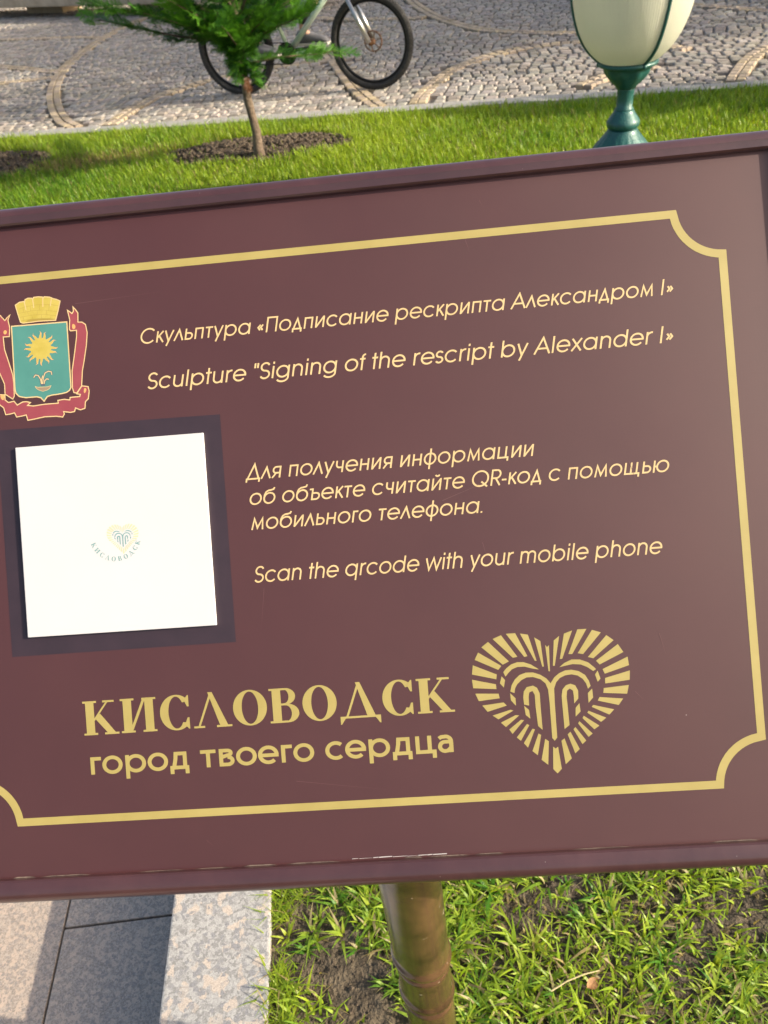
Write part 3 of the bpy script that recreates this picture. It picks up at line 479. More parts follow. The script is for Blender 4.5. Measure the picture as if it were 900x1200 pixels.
for i in range(len(cells)):
    u, v, wd, rh = cells[i]; g = random.uniform(.003, .007)
    cs = [(u + g + random.uniform(0, .006), v + g + random.uniform(0, .006)), (u + wd - g - random.uniform(0, .006), v + g + random.uniform(0, .006)),
          (u + wd - g - random.uniform(0, .006), v + rh - g - random.uniform(0, .006)), (u + g + random.uniform(0, .006), v + rh - g - random.uniform(0, .006))]
    if dist[i] < .085: continue
    c0 = GREY * random.uniform(.76, 1.22) * np.array([1 + random.uniform(-.05, .05), 1, 1 + random.uniform(-.06, .06)])
    h = random.uniform(-.004, .005); tx = random.uniform(-.06, .06); ty = random.uniform(-.06, .06)
    mu = u + wd / 2; mv = v + rh / 2; vv = []
    for (a, b) in cs: p = warp(a, b); vv.append((p[0], p[1], -.028))
    for (a, b) in cs: p = warp(a, b); vv.append((p[0], p[1], -.008 + h))
    for (a, b) in cs:
        a2 = mu + (a - mu) * .74; b2 = mv + (b - mv) * .74; p = warp(a2, b2); vv.append((p[0], p[1], -.001 + h + (a2 - mu) * tx + (b2 - mv) * ty))
    ff = [(8, 9, 10, 11)] + [(k + 4, (k + 1) % 4 + 4, (k + 1) % 4 + 8, k + 8) for k in range(4)] + [(k, (k + 1) % 4, (k + 1) % 4 + 4, k + 4) for k in range(4)]
    px, py = to_px(cxm[i], cym[i], 0)
    near.append((py if (-20 < px < 920 and -10 < py) else -999 + py * 1e-3, vv, ff, c0))
def resample(b, step):
    p = [Vector(q) for q in b]
    for _ in range(2):
        q = [p[0]]
        for a_, b_ in zip(p[:-1], p[1:]): q += [a_ * .75 + b_ * .25, a_ * .25 + b_ * .75]
        p = q + [p[-1]]
    out = [p[0]]; acc = 0.0
    for a_, b_ in zip(p[:-1], p[1:]):
        l = (b_ - a_).length; t = step - acc
        while t < l: out.append(a_.lerp(b_, t / l)); t += step
        acc = (acc + l) % step
    return out
for bi, b in enumerate(BANDS):
    pp = resample(b, .088); lift = .0002 * bi
    for k in range(len(pp) - 1):
        d_ = (pp[k + 1] - pp[k]).normalized(); n_ = Vector((-d_.y, d_.x))
        if pp[k].y < yedge(pp[k].x) + .13: continue
        for (w0, w1) in ((-.070, -.001), (.001, .070)):
            j = lambda: random.uniform(0, .005)
            cs = [pp[k] + d_ * (.004 + j()) + n_ * (w0 + j()), pp[k + 1] - d_ * (.003 + j()) + n_ * (w0 + j()), pp[k + 1] - d_ * (.003 + j()) + n_ * (w1 - j()), pp[k] + d_ * (.004 + j()) + n_ * (w1 - j())]
            m_ = (cs[0] + cs[1] + cs[2] + cs[3]) / 4; h = random.uniform(.001, .006) + lift
            vv = [(c.x, c.y, -.028) for c in cs] + [(c.x, c.y, -.007 + h) for c in cs] + [((m_ + (c - m_) * .76).x, (m_ + (c - m_) * .76).y, .000 + h) for c in cs]
            c0 = SAND * random.uniform(.80, 1.18) * np.array([1, 1, 1 + random.uniform(-.1, .1)]); px, py = to_px(m_.x, m_.y, 0)
            near.append((py if (-20 < px < 920 and -10 < py) else -999 + py * 1e-3, vv, ff, c0))
order = sorted(range(len(near)), key=lambda i: -near[i][0])
big = order[:300]; bigset = set(big)
for i in big:
    _, vv, ff, c0 = near[i]; c = np.array(vv).mean(0)
    obj('sett', [tuple(np.array(p) - c) for p in vv], ff, M_sett, paving, col=c0, loc=tuple(c))
for i in range(len(near)):
    if i in bigset: continue
    _, vv, ff, c0 = near[i]; b = len(SV); SV += vv; SF += [tuple(k + b for k in q) for q in ff]; SCc += [c0] * 12
obj('setts', SV, SF, M_sett, paving, col=np.array(SCc), kind='stuff')
# pale flush edging stones between setts and lawn
edging = bpy.data.objects.new('edging', None); COL.objects.link(edging); edging['kind'] = 'structure'; edging.location = (0, yedge(0), 0); edging.rotation_euler = (0, 0, ea)
u = -9.0
while u < 8:
    l = random.uniform(.42, .5)
    MB().box((0, 0, 0), (l - .008, .165, .08), .004).build('edging_stone', M_edge, edging, loc=(u + l / 2, 0.012, -.036 + random.uniform(-.002, .002))); u += l
# ------------------------------------------------------------------ the information sign
sign = thing('information_sign', 'brown information board with gold lettering, framed in burgundy tube on a single post', 'sign', (-0.022, 0.40, -0.02))
SM = Matrix(((0.997, 0.0503, -0.0595, -0.3059), (-0.0779, 0.6432, -0.7617, 0.5952), (0, 0.764, 0.6452, 1.1566), (0, 0, 0, 1)))
U0, U1, V0, V1 = -0.1015, 0.6510, -0.3690, 0.1890      # inner edges of the frame, in the board's own axes
def onboard(o, parent, m=None):
    o.parent = parent
    if parent is sign: o.matrix_parent_inverse = Matrix.Translation((0.022, -0.40, 0.02)); o.matrix_basis = SM @ (m or Matrix())
    return o
panel = onboard(MB().box(((U0 + U1) / 2, (V0 + V1) / 2, -.0025), (U1 - U0 + .012, V1 - V0 + .012, .005)).build('panel', M_panel), sign)
def rail(x0, y0, x1, y1, w_, name):
    """closed profile tube with a flat lip towards the panel"""
    d = Vector((x1 - x0, y1 - y0, 0)); l = d.length; d.normalize(); n = Vector((d.y, -d.x, 0))
    prof = []                               # (outwards, height)
    wv = w_
    pr = [(0, -.004), (0, .0045), (.0012, .0062), (.0055, .0075)]
    for k in range(9):
        a = pi / 2 - k * pi / 9 * 1.0; pr.append((wv - .010 + .010 * cos(a), -.0015 + .0095 * sin(a)))
    pr += [(wv - .001, -.014), (.002, -.014)]
    v = []; f = []; N = len(pr)
    K = 26
    for i in range(K + 1):
        t = i / K
        for (o_, h) in pr:
            # mitred ends
            s = -o_ + t * (l + 2 * o_)
            p = Vector((x0, y0, 0)) + d * s - n * 0 + Vector((-d.y, d.x, 0)) * o_ * -1
            v.append((p.x, p.y, h))
    for i in range(K):
        for k in range(N): f.append((i * N + k, (i + 1) * N + k, (i + 1) * N + (k + 1) % N, i * N + (k + 1) % N))
    f.append(tuple(range(N))); f.append(tuple(K * N + k for k in range(N - 1, -1, -1)))
    o = obj(name, v, f, M_rail, smooth=True)
    bm = bmesh.new(); bm.from_mesh(o.data); bmesh.ops.recalc_face_normals(bm, faces=bm.faces); bm.to_mesh(o.data); bm.free()
    o.data.polygons.foreach_set('use_smooth', [True] * len(o.data.polygons))
    e = o.modifiers.new('edge', 'EDGE_SPLIT'); e.split_angle = R_(32)
    return onboard(o, sign)
rail(U1, V1, U0, V1, .0165, 'top_rail'); rail(U0, V0, U1, V0, .0205, 'bottom_rail'); rail(U1, V0, U1, V1, .0205, 'side_rail'); rail(U0, V1, U0, V0, .0205, 'side_rail')
# thin line of grime where panel and rails meet
def strip(name, x0, x1, y0, y1, z, mt): return onboard(obj(name, [(x0, y0, z), (x1, y0, z), (x1, y1, z), (x0, y1, z)], [(0, 1, 2, 3)], mt), panel)
mb = MB(); random.seed(3)
x = U0 + .002
while x < U1 - .01:
    l = random.uniform(.01, .05)
    if random.random() < .75:
        h = random.uniform(.0005, .0012); mb.add([(x, V0 + .0001, .0003), (x + l, V0 + .0001, .0003), (x + l * .8, V0 + h, .0003), (x + l * .2, V0 + h, .0003)], [(0, 1, 2, 3)])
    x += l + random.uniform(0, .01)
onboard(mb.build('grime', M_ledge, kind='stuff'), panel)
# chipped silver scratch along the bottom rail and a few hair scratches on the print
mb = MB()
x = .262
while x < .330:
    l = random.uniform(.004, .012); h = random.uniform(.0004, .0011); y = V0 + .0016
    mb.add([(x, y, .0004), (x + l, y + .0003, .0004), (x + l, y + h, .0004), (x, y + h * .8, .0004)], [(0, 1, 2, 3)]); x += l + random.uniform(0, .0012)
onboard(mb.build('scratch', mat('bare_alloy_chip', (.55, .52, .5), .5, metal=.3)), panel)
mb = MB(); M_scr = mat('hair_scratch', (0.15, 0.075, 0.075), .6)
for (x0, y0, x1, y1) in ((.396, .140, .399, .1285), (.3905, -.112, .3935, -.127), (.515, -.055, .5215, -.079), (.06, .118, .14, .1215), (.36, -.075, .41, -.058), (.528, -.197, .532, -.215), (.205, -.137, .2, -.172), (.41, .172, .4125, .166), (.22, -.30, .30, -.312), (.14, -.345, .146, -.351), (.505, -.243, .512, -.251)):
    n_ = Vector((-(y1 - y0), x1 - x0)).normalized() * .00016
    mb.add([(x0 - n_.x, y0 - n_.y, .00025), (x1, y1, .00025), (x0 + n_.x, y0 + n_.y, .00025)], [(0, 1, 2)])
onboard(mb.build('scratch', M_scr, kind='stuff'), panel)

# --- flat print, each mark a thin layer a few hundredths of a millimetre above the one below
def poly_v(pts, z): return [(x / 1000, y / 1000, z) for x, y in pts]
def polys(name, plist, mt, z, parent=panel, label=None):
    mb = MB()
    for i, p in enumerate(plist):
        p2 = p if sum(p[k][0] * p[(k + 1) % len(p)][1] - p[(k + 1) % len(p)][0] * p[k][1] for k in range(len(p))) > 0 else p[::-1]
        mb.add(poly_v(p2, z + i * 1e-6), [tuple(range(len(p2)))])
    o = onboard(mb.build(name, mt), parent)
    if label: o['label'] = label
    return o
def smooth_closed(p, it=2):
    for _ in range(it):
        q = []
        for k in range(len(p)):
            a = p[k]; b = p[(k + 1) % len(p)]; q += [(a[0] * .75 + b[0] * .25, a[1] * .75 + b[1] * .25), (a[0] * .25 + b[0] * .75, a[1] * .25 + b[1] * .75)]
        p = q
    return p
def ribbon(pts, wd, closed=False, ends=None):
    """mitred centre-line ribbon -> (verts2d, faces)"""
    P = []
    for p in pts:
        if not P or (Vector(p) - P[-1]).length > wd * .04: P.append(Vector(p))
    if closed and (P[0] - P[-1]).length < wd * .04: P.pop()
    n = len(P); Lf = []; Rt = []
    for i in range(n):
        a = P[(i - 1) % n] if (i > 0 or closed) else None; b = P[(i + 1) % n] if (i < n - 1 or closed) else None
        d1 = (P[i] - a).normalized() if a is not None else None; d2 = (b - P[i]).normalized() if b is not None else None
        if d1 is None: d1 = d2
        if d2 is None: d2 = d1
        n1 = Vector((-d1.y, d1.x)); n2 = Vector((-d2.y, d2.x)); m = (n1 + n2)
        m = m.normalized() if m.length > 1e-6 else n1
        k = wd / 2 / max(.35, m.dot(n1)); Lf.append(P[i] + m * k); Rt.append(P[i] - m * k)
    v = []; f = []
    for a, b in zip(Rt, Lf): v += [tuple(a), tuple(b)]
    m = n if closed else n - 1
    for i in range(m): j = (i + 1) % n; f.append((2 * i, 2 * j, 2 * j + 1, 2 * i + 1))
    return v, f
def ribbons(name, lst, wd, mt, z, closed=False, parent=panel, sc_=.001):
    mb = MB()
    for i, p in enumerate(lst):
        v, f = ribbon(p, wd, closed); mb.add([(a * sc_, b * sc_, z + i * 4e-6) for a, b in v], f)
    return onboard(mb.build(name, mt), parent)
# gold border with scooped corners (the left half lies partly outside the picture)
bx1 = 605.7; by1 = 147.7; by0 = -325.0; rr_ = 36.0; bx0 = -59.8; bw = 6.6; hb = bw / 2
def scoop(cx, cy, r, a0, a1): return [(cx + r * cos(R_(a0 + (a1 - a0) * k / 14)), cy + r * sin(R_(a0 + (a1 - a0) * k / 14))) for k in range(15)]
rc = rr_ + hb
outer = [(bx0 + rc, by1 - hb), (bx1 - rc, by1 - hb)] + scoop(bx1, by1, rc, 183.5, 266.5)[0:] + [(bx1 - hb, by1 - rc), (bx1 - hb, by0 + rc)] + scoop(bx1, by0, rc, 93.5, 176.5) + [(bx1 - rc, by0 + hb), (bx0 + rc, by0 + hb)] + scoop(bx0, by0, rc, 3.5, 86.5) + [(bx0 + hb, by0 + rc), (bx0 + hb, by1 - rc)] + scoop(bx0, by1, rc, -86.5, -3.5)
seen = []; 
for p in outer:
    if not seen or (Vector(p) - Vector(seen[-1])).length > 3.4: seen.append(p)
ribbons('gold_border', [seen], bw, M_gold, .00012, closed=True)
polys('dark_square', [ART['darksq']], M_darkprint, .00010)
# white plate: its square code is left out, the small emblem in its middle stays
px = ART['plate']; cxp = sum(p[0] for p in px) / 4 / 1000; cyp = sum(p[1] for p in px) / 4 / 1000
ang = atan2(px[1][1] - px[0][1], px[1][0] - px[0][0]); PW = .1638; PH = .1628
plate = MB().box((0, 0, .0016), (PW, PH, .0028), .0006).build('white_plate', M_white); onboard(plate, panel); plate.location = (cxp, cyp, 0); plate.rotation_euler = (0, 0, ang)
hc = (407.5, -238.0)    # centre of the big heart, mm
def heart_to_plate(pts, k, lx, ly): return [((x - hc[0]) * k + lx, (y - hc[1]) * k + ly) for x, y in pts]
lgx, lgy = ART['logo'][0]; plx, ply = (lgx - cxp * 1000), (lgy - cyp * 1000); KK = .215
polys('emblem_rays', [heart_to_plate(p, KK, plx, ply - 2) for p in ART['rays']], M_paleyellow, .00308, plate)
polys('emblem_fountain', [heart_to_plate(p, KK, plx, ply - 2) for p in ART['inner']], M_palegreen, .00313, plate)
# coat of arms
RL = dict(closed=True)
polys('ribbon', [ART['ribr']], M_red, .00014); polys('ribbon', [ART['ribl']], M_red, .00014)
polys('ribbon', [ART['ribb']], M_red, .00016, label='rose red ribbon folded under the shield')
ribbons('ribbon_outline', [ART['ribr']], .85, M_cream, .00015, **RL); ribbons('ribbon_outline', [ART['ribl']], .85, M_cream, .00015, **RL)
ribbons('ribbon_outline', [ART['ribb']], .9, M_cream, .00018, **RL)
for k in ('fold1', 'fold2', 'fold3', 'fold4'): polys('ribbon_fold', [smooth_closed(ART[k])], M_orange, .00020)
polys('shield', [ART['shield']], M_teal, .00021); ribbons('shield_outline', [ART['shield']], 1.0, M_cream, .00023, **RL)
polys('mural_crown', [ART['crown']], M_yellow, .00022); ribbons('crown_outline', [ART['crown']], .85, M_cream, .00026, **RL)
ribbons('crown_joints', ART['crownbrick'], .22, M_olive, .00024); ribbons('crown_slots', ART['crownslots'], .8, M_cream, .00028)
polys('crown_rim', [ART['crownbase']], M_olive, .000235)
sc0, sc1, sc2 = ART['suncentre']; sr = abs(sc2[0] - sc0[0])
def sunpoly(ri, ro, curl, off=0):
    out = []
    for k in range(16):
        a = 2 * pi * (k + off) / 16; s_ = curl * (1 if k % 2 else -1)
        for (da, r_) in ((-.145, ri), (-.085 + s_ * .3, ri + (ro - ri) * .35), (-.025 + s_ * .9, ri + (ro - ri) * .72), (s_ * -.1, ro), (.045 + s_ * .9, ri + (ro - ri) * .68), (.085 + s_ * .3, ri + (ro - ri) * .32), (.14, ri)):
            out.append((sc0[0] + r_ * cos(a + da), sc0[1] + r_ * sin(a + da)))
    return out
polys('sun_flames', [sunpoly(sr * .95, sr * 1.62, .09)], M_orange, .00025); polys('sun_disc', [sunpoly(sr * .93, sr * 1.38, .05)], M_yellow, .00027)
M_tan = mat('tan_print', (.26, .20, .13), .5)
polys('fountain_bowl', [ART['bowl']], M_tan, .00025); ribbons('fountain_bowl', [ART['bowl']], .35, M_cream, .00027, closed=True); polys('fountain_base', [ART['jetbase']], M_slate, .00026)
ribbons('fountain_jets', [p for p in ART['jets']], 1.7, M_slate, .00028); ribbons('fountain_jets', [p for p in ART['jets']], .75, M_cream, .00031)
# heart logo
for p in ART['rays']: polys('heart_ray', [p], M_gold, .00012)
for p in ART['inner']: polys('heart_arch', [p], M_gold, .00014)

# --- letterforms
def arc(cx, cy, rx, ry, a0, a1, n=None):
    n = n or max(4, int(abs(a1 - a0) / 12)); return [(cx + rx * cos(R_(a0 + (a1 - a0) * k / n)), cy + ry * sin(R_(a0 + (a1 - a0) * k / n))) for k in range(n + 1)]
def glyphs(w, bold=False):
    h = w / 2; r = .52 - h; c = .58; C = 1.36; A = arc; ST = .12 + h; G = {}
    O = A(c, .5, r, r, 0, 360, 32)
    G['о'] = ([O], 1.16); G['с'] = ([A(c, .5, r, r, 40, 320)], 1.08); G['c'] = G['с']; G['o'] = G['о']
    G['е'] = ([A(c, .5, r, r, 0, 322) , [(c - r, .5), (c + r + h * .96, .5)]], 1.15); G['e'] = G['е']
    G['а'] = ([O, [(1.10 - h, 0), (1.10 - h, 1)]], 1.22); G['a'] = G['а']
    G['d'] = ([O, [(1.10 - h, 0), (1.10 - h, C)]], 1.22); G['q'] = ([O, [(1.10 - h, -.38), (1.10 - h, 1)]], 1.22)
    G['g'] = ([O, [(1.10 - h, 1), (1.10 - h, .0)] + A(c, 0, 1.10 - h - c, .33, 0, -150)], 1.22)
    cr = .12 + .52
    G['р'] = ([A(cr, .5, r, r, 0, 360, 32), [(ST, -.38), (ST, 1)]], 1.24); G['p'] = G['р']; G['b'] = ([A(cr, .5, r, r, 0, 360, 32), [(ST, 0), (ST, C)]], 1.24)
    def arch(x0, wd): return [(x0, .0)] if False else A(x0 + wd / 2, 1.02 - h - wd / 2, wd / 2, wd / 2, 180, 0) + [(x0 + wd, 0)]
    nw = .66
    G['n'] = ([[(ST, 0), (ST, 1)], arch(ST, nw)], ST + nw + h + .12); G['h'] = ([[(ST, 0), (ST, C)], arch(ST, nw)], ST + nw + h + .12)
    G['m'] = ([[(ST, 0), (ST, 1)], arch(ST, .58), arch(ST + .58, .58)], ST + 1.16 + h + .12)
    G['r'] = ([[(ST, 0), (ST, 1)], A(ST + .33, 1.02 - h - .33, .33, .33, 180, 80)], ST + .42)
    G['u'] = ([[(ST + nw, 0), (ST + nw, 1)], [(ST, 1), (ST, -.02 + h + nw / 2)] + A(ST + nw / 2, -.02 + h + nw / 2, nw / 2, nw / 2, 180, 360)], ST + nw + h + .12)
    G['t'] = ([[(.24, 0), (.24, C - .04)], [(.03, 1 - h), (.48, 1 - h)]], .50)
    G['i'] = ([[(ST, 0), (ST, 1)], [(ST, 1.18), (ST, C)]], w + .24); G['l'] = ([[(ST, 0), (ST, C)]], w + .24)
    ra = (1.04 - w) / 4
    G['s'] = ([A(.34, -.02 + h + 3 * ra, .235, ra, 25, 270) [:-1] + A(.34, -.02 + h + ra, .245, ra, 90, -155)], .68)
    Ra = (1.40 - w) / 4
    G['S'] = ([A(.45, -.02 + h + 3 * Ra, .32, Ra, 25, 270)[:-1] + A(.45, -.02 + h + Ra, .345, Ra, 90, -155)], .90)
    G['С'] = ([A(.76, .68, .70 - h, .70 - h, 42, 318)], 1.38)
    G['у'] = ([[(.06 + h * .6, 1), (.45, .06)], [(.86 - h * .6, 1), (.30, -.38)]], .90); G['y'] = G['у']
    G['x'] = ([[(.08, 0), (.78, 1)], [(.08, 1), (.78, 0)]], .86)
    G['w'] = ([[(.06, 1), (.36, .04), (.68, .97), (1.0, .04), (1.30, 1)]], 1.36)
    G['f'] = ([[(.24, 0), (.24, 1.05)] + A(.24 + .22, 1.08, .22, C - h - 1.08, 180, 90), [(.03, 1 - h), (.46, 1 - h)]], .50)
    G['к'] = ([[(ST, 0), (ST, 1)], [(ST, .40), (.68, 1.0)], [(.34, .60), (.74, 0)]], .76)
    G['л'] = ([[(.06, 0), (.43, .95), (.80, 0)]], .86)
    G['ь'] = ([[(ST, 0), (ST, 1)], [(ST, .60), (.48, .60)] + A(.48, .60 / 2 + h / 2, .27, .30 - h / 2, 90, -90) + [(ST, h)]], .86)
    G['ъ'] = ([[(.04, 1 - h), (.30, 1 - h), (.30, 0)], [(.30, .60), (.62, .60)] + A(.62, .60 / 2 + h / 2, .27, .30 - h / 2, 90, -90) + [(.30, h)]], 1.0)
    G['п'] = ([[(ST, 0), (ST, 1 - h), (ST + .60, 1 - h), (ST + .60, 0)]], ST + .60 + h + .12)
    G['т'] = ([[(.05, 1 - h), (.69, 1 - h)], [(.37, 0), (.37, 1 - h)]], .74)
    G['и'] = ([[(ST, 1), (ST, .0)], [(ST, .03), (ST + .62, .97)], [(ST + .62, 1), (ST + .62, 0)]], ST + .62 + h + .12)
    G['й'] = (G['и'][0] + [A(ST + .31, 1.36, .17, .17, 200, 340)], G['и'][1])
    G['н'] = ([[(ST, 0), (ST, 1)], [(ST + .60, 0), (ST + .60, 1)], [(ST, .52), (ST + .60, .52)]], ST + .60 + h + .12)
    G['д'] = ([[(.17, h), (.46, .95), (.78, h)], [(.06, h), (.90, h)], [(.06 + h, h), (.06 + h, -.22)], [(.90 - h, h), (.90 - h, -.22)]], .95)
    G['м'] = ([[(ST, 0), (ST + .10, .95), (ST + .44, .16), (ST + .78, .95), (ST + .88, 0)]], ST + .88 + h + .10)
    G['я'] = ([[(.74, 0), (.74, 1)], [(.74, 1 - h), (.40, 1 - h)] + A(.40, (1 - h + .42) / 2, .24, (1 - h - .42) / 2, 90, 270) + [(.74, .42)], [(.42, .42), (.12, 0)]], .74 + h + .12)
    G['ч'] = ([[(.70, 0), (.70, 1)], [(ST, 1), (ST, .68)] + A(ST + .24, .68, .24, .26, 180, 270) + [(.70, .42)]], .70 + h + .12)
    G['ф'] = ([O, [(c, -.38), (c, C)]], 1.16)
    G['ц'] = ([[(ST, 1), (ST, h), (ST + .60, h), (ST + .60, 1)], [(ST + .60, h), (ST + .60 + w + .04, h), (ST + .60 + w + .04, -.22)]], ST + .60 + w + h + .14)
    G['щ'] = ([[(ST, 1), (ST, h), (ST + .92, h), (ST + .92, 1)], [(ST + .46, h), (ST + .46, 1)], [(ST + .92, h), (ST + .92 + w + .04, h), (ST + .92 + w + .04, -.22)]], ST + .92 + w + h + .14)
    G['ю'] = ([[(ST, 0), (ST, 1)], [(ST, .5), (ST + .24, .5)], A(ST + .24 + r - h * .2, .5, r, r, 0, 360, 32)], ST + .24 + 2 * r + h + .06)
    G['б'] = ([A(c, .49, r * .98, r * .98, 0, 360, 32), [(c - r, .5), (c - r + .02, .78), (c - r + .12, 1.02), (c - r + .30, 1.14), (c + .08, 1.17), (c + .28, 1.22), (c + .34, 1.38)]], 1.15)
    G['г'] = ([[(ST, 0), (ST, 1 - h), (.56, 1 - h)]], .58)
    G['П'] = ([[(ST, 0), (ST, C - h), (ST + .80, C - h), (ST + .80, 0)]], ST + .80 + h + .12)
    G['А'] = ([[(.05, 0), (.62, C - .06), (1.19, 0)], [(.24, .44), (1.0, .44)]], 1.24); G['A'] = G['А']
    G['Д'] = ([[(.18, h), (.66, C - .06), (1.12, h)], [(.05, h), (1.25, h)], [(.05 + h, h), (.05 + h, -.22)], [(1.25 - h, h), (1.25 - h, -.22)]], 1.30)
    G['I'] = ([[(ST, 0), (ST, C)]], w + .24)
    G['Q'] = ([A(.76, .68, .70 - h, .70 - h, 0, 360, 36), [(.86, .42), (1.38, -.02)]], 1.52)
    G['R'] = ([[(ST, 0), (ST, C)], [(ST, C - h), (.56, C - h)] + A(.56, (C - h + .62) / 2, .30, (C - h - .62) / 2, 90, -90) + [(ST, .62)], [(.50, .62), (.88, 0)]], .96)
    G['-'] = ([[(.06, .44), (.44, .44)]], .50); G['.'] = ([[(.14, 0), (.14, w)]], .30); G[' '] = ([], .46)
    wq = w * .8
    G['«'] = ([[(.30, .24), (.12, .48), (.30, .72)], [(.52, .24), (.34, .48), (.52, .72)]], .70); G['»'] = ([[(.22, .24), (.40, .48), (.22, .72)], [(.44, .24), (.62, .48), (.44, .72)]], .72)
    G['"'] = ([[(.14, .95), (.14, C)], [(.36, .95), (.36, C)]], .52)
    if bold:
        r = .53 - h; c = .56; ce_ = c
        G['о'] = ([A(c, .5, r, r, 0, 360, 32)], 1.12); G['с'] = ([A(c, .5, r, r, 48, 312)], 1.0)
        G['е'] = ([A(c, .5, r, r, 0, 315), [(c - r, .48), (c + r + h * .9, .48)]], 1.10)
        G['р'] = ([A(.66, .5, r, r, 0, 360, 32), [(.12 + h, -.36), (.12 + h, 1)]], 1.24)
        G['а'] = ([[(.14, .80), (.26, .88)] + A(.46, .62, .27, .38 - h, 118, 0)[1:] + [(.73, 0)], [(.73, .60), (.42, .60)] + A(.42, .60 / 2 + .04, .25, .30 - .04, 90, 270) + [(.56, .10), (.73, .28)]], .73 + h + .12)
        G['д'] = ([[(.26, h), (.36, .62), (.38, 1 - h), (.84, 1 - h), (.84, h)], [(.06, h), (1.04, h)], [(.06 + h, h), (.06 + h, -.26)], [(1.04 - h, h), (1.04 - h, -.26)]], 1.10)
        G['в'] = ([[(.12 + h, 0), (.12 + h, 1)], [(.12 + h, 1 - h), (.55, 1 - h)] + A(.55, .76, .18, .24 - h, 90, -90) + [(.12 + h, .52)], [(.55, .52)] + A(.58, .52 / 2 + h / 2, .22, .26 - h / 2, 90, -90) + [(.12 + h, h)]], .96)
        G['т'] = ([[(.04, 1 - h), (.84, 1 - h)], [(.44, 0), (.44, 1 - h)]], .88)
        G['г'] = ([[(.12 + h, 0), (.12 + h, 1 - h), (.68, 1 - h)]], .70)
        G['ц'] = ([[(.12 + h, 1), (.12 + h, h), (.82, h), (.82, 1)], [(.82, h), (1.06 - h * .2, h), (1.06 - h * .2, -.26)]], 1.16)
        G[' '] = ([], .50)
    return G
def serif():
    t = .235; hl = .058; sw = .075; G = {}
    def Rc(x0, x1, y0, y1): return [(x0, y0), (x1, y0), (x1, y1), (x0, y1)]
    def stem(x): return [Rc(x, x + t, hl * .8, 1 - hl * .8), Rc(x - sw, x + t + sw, 0, hl), Rc(x - sw, x + t + sw, 1 - hl, 1)]
    def ring(ox_, oy_, rx, ry, ix, iy, sx, sy, a0=0, a1=360, n=36):
        out = []
        for k in range(n):
            a = R_(a0 + (a1 - a0) * k / n); b = R_(a0 + (a1 - a0) * (k + 1) / n)
            out.append([(ix + sx * cos(a), iy + sy * sin(a)), (ox_ + rx * cos(a), oy_ + ry * sin(a)), (ox_ + rx * cos(b), oy_ + ry * sin(b)), (ix + sx * cos(b), iy + sy * sin(b))])
        return out
    G['К'] = (stem(.10) + [[(.27, .40), (.33, .40), (.74, .97), (.68, .97)], Rc(.58, .90, 1 - hl, 1), [(.34, .50), (.50, .62), (.92, .03), (.70, .03)], Rc(.60, 1.0, 0, hl)], 1.04)
    G['И'] = (stem(.10) + stem(.70) + [[(.26, .04), (.34, .04), (.72, .96), (.64, .96)]], 1.06)
    G['С'] = (ring(.50, .5, .45, .52, .50, .5, .215, .468, 38, 322) + [[(.80, .66), (.85, .66), (.85, .99), (.82, .99), (.72, .86)], [(.80, .34), (.72, .14), (.82, .01), (.85, .01), (.85, .34)]], .94)
    G['Л'] = ([[(.13, .03), (.19, .03), (.515, .90), (.485, 1.0)], [(.44, 1.03), (.56, 1.03), (.96, .02), (.74, .02)], Rc(.02, .32, 0, hl), Rc(.64, 1.06, 0, hl)], 1.06)
    G['О'] = (ring(.51, .5, .46, .52, .51, .5, .222, .47), 1.02)
    G['В'] = (stem(.10)[:1] + [Rc(.02, .50, 0, hl), Rc(.02, .46, 1 - hl, 1), Rc(.26, .50, .50, .50 + hl)] + ring(.46, .76, .27, .24, .42, .76, .13, .20, -90, 90, 14) + ring(.50, .27, .31, .27, .46, .27, .15, .228, -90, 90, 14), .86)
    G['Д'] = ([[(.17, .03), (.23, .03), (.545, .90), (.515, 1.0)], [(.47, 1.03), (.59, 1.03), (.97, .03), (.75, .03)], Rc(.02, 1.10, 0, hl), [(.02, -.17), (.05, -.17), (.16, .0), (.02, .0)], [(1.10, .0), (.96, .0), (1.07, -.17), (1.10, -.17)]], 1.12)
    return G
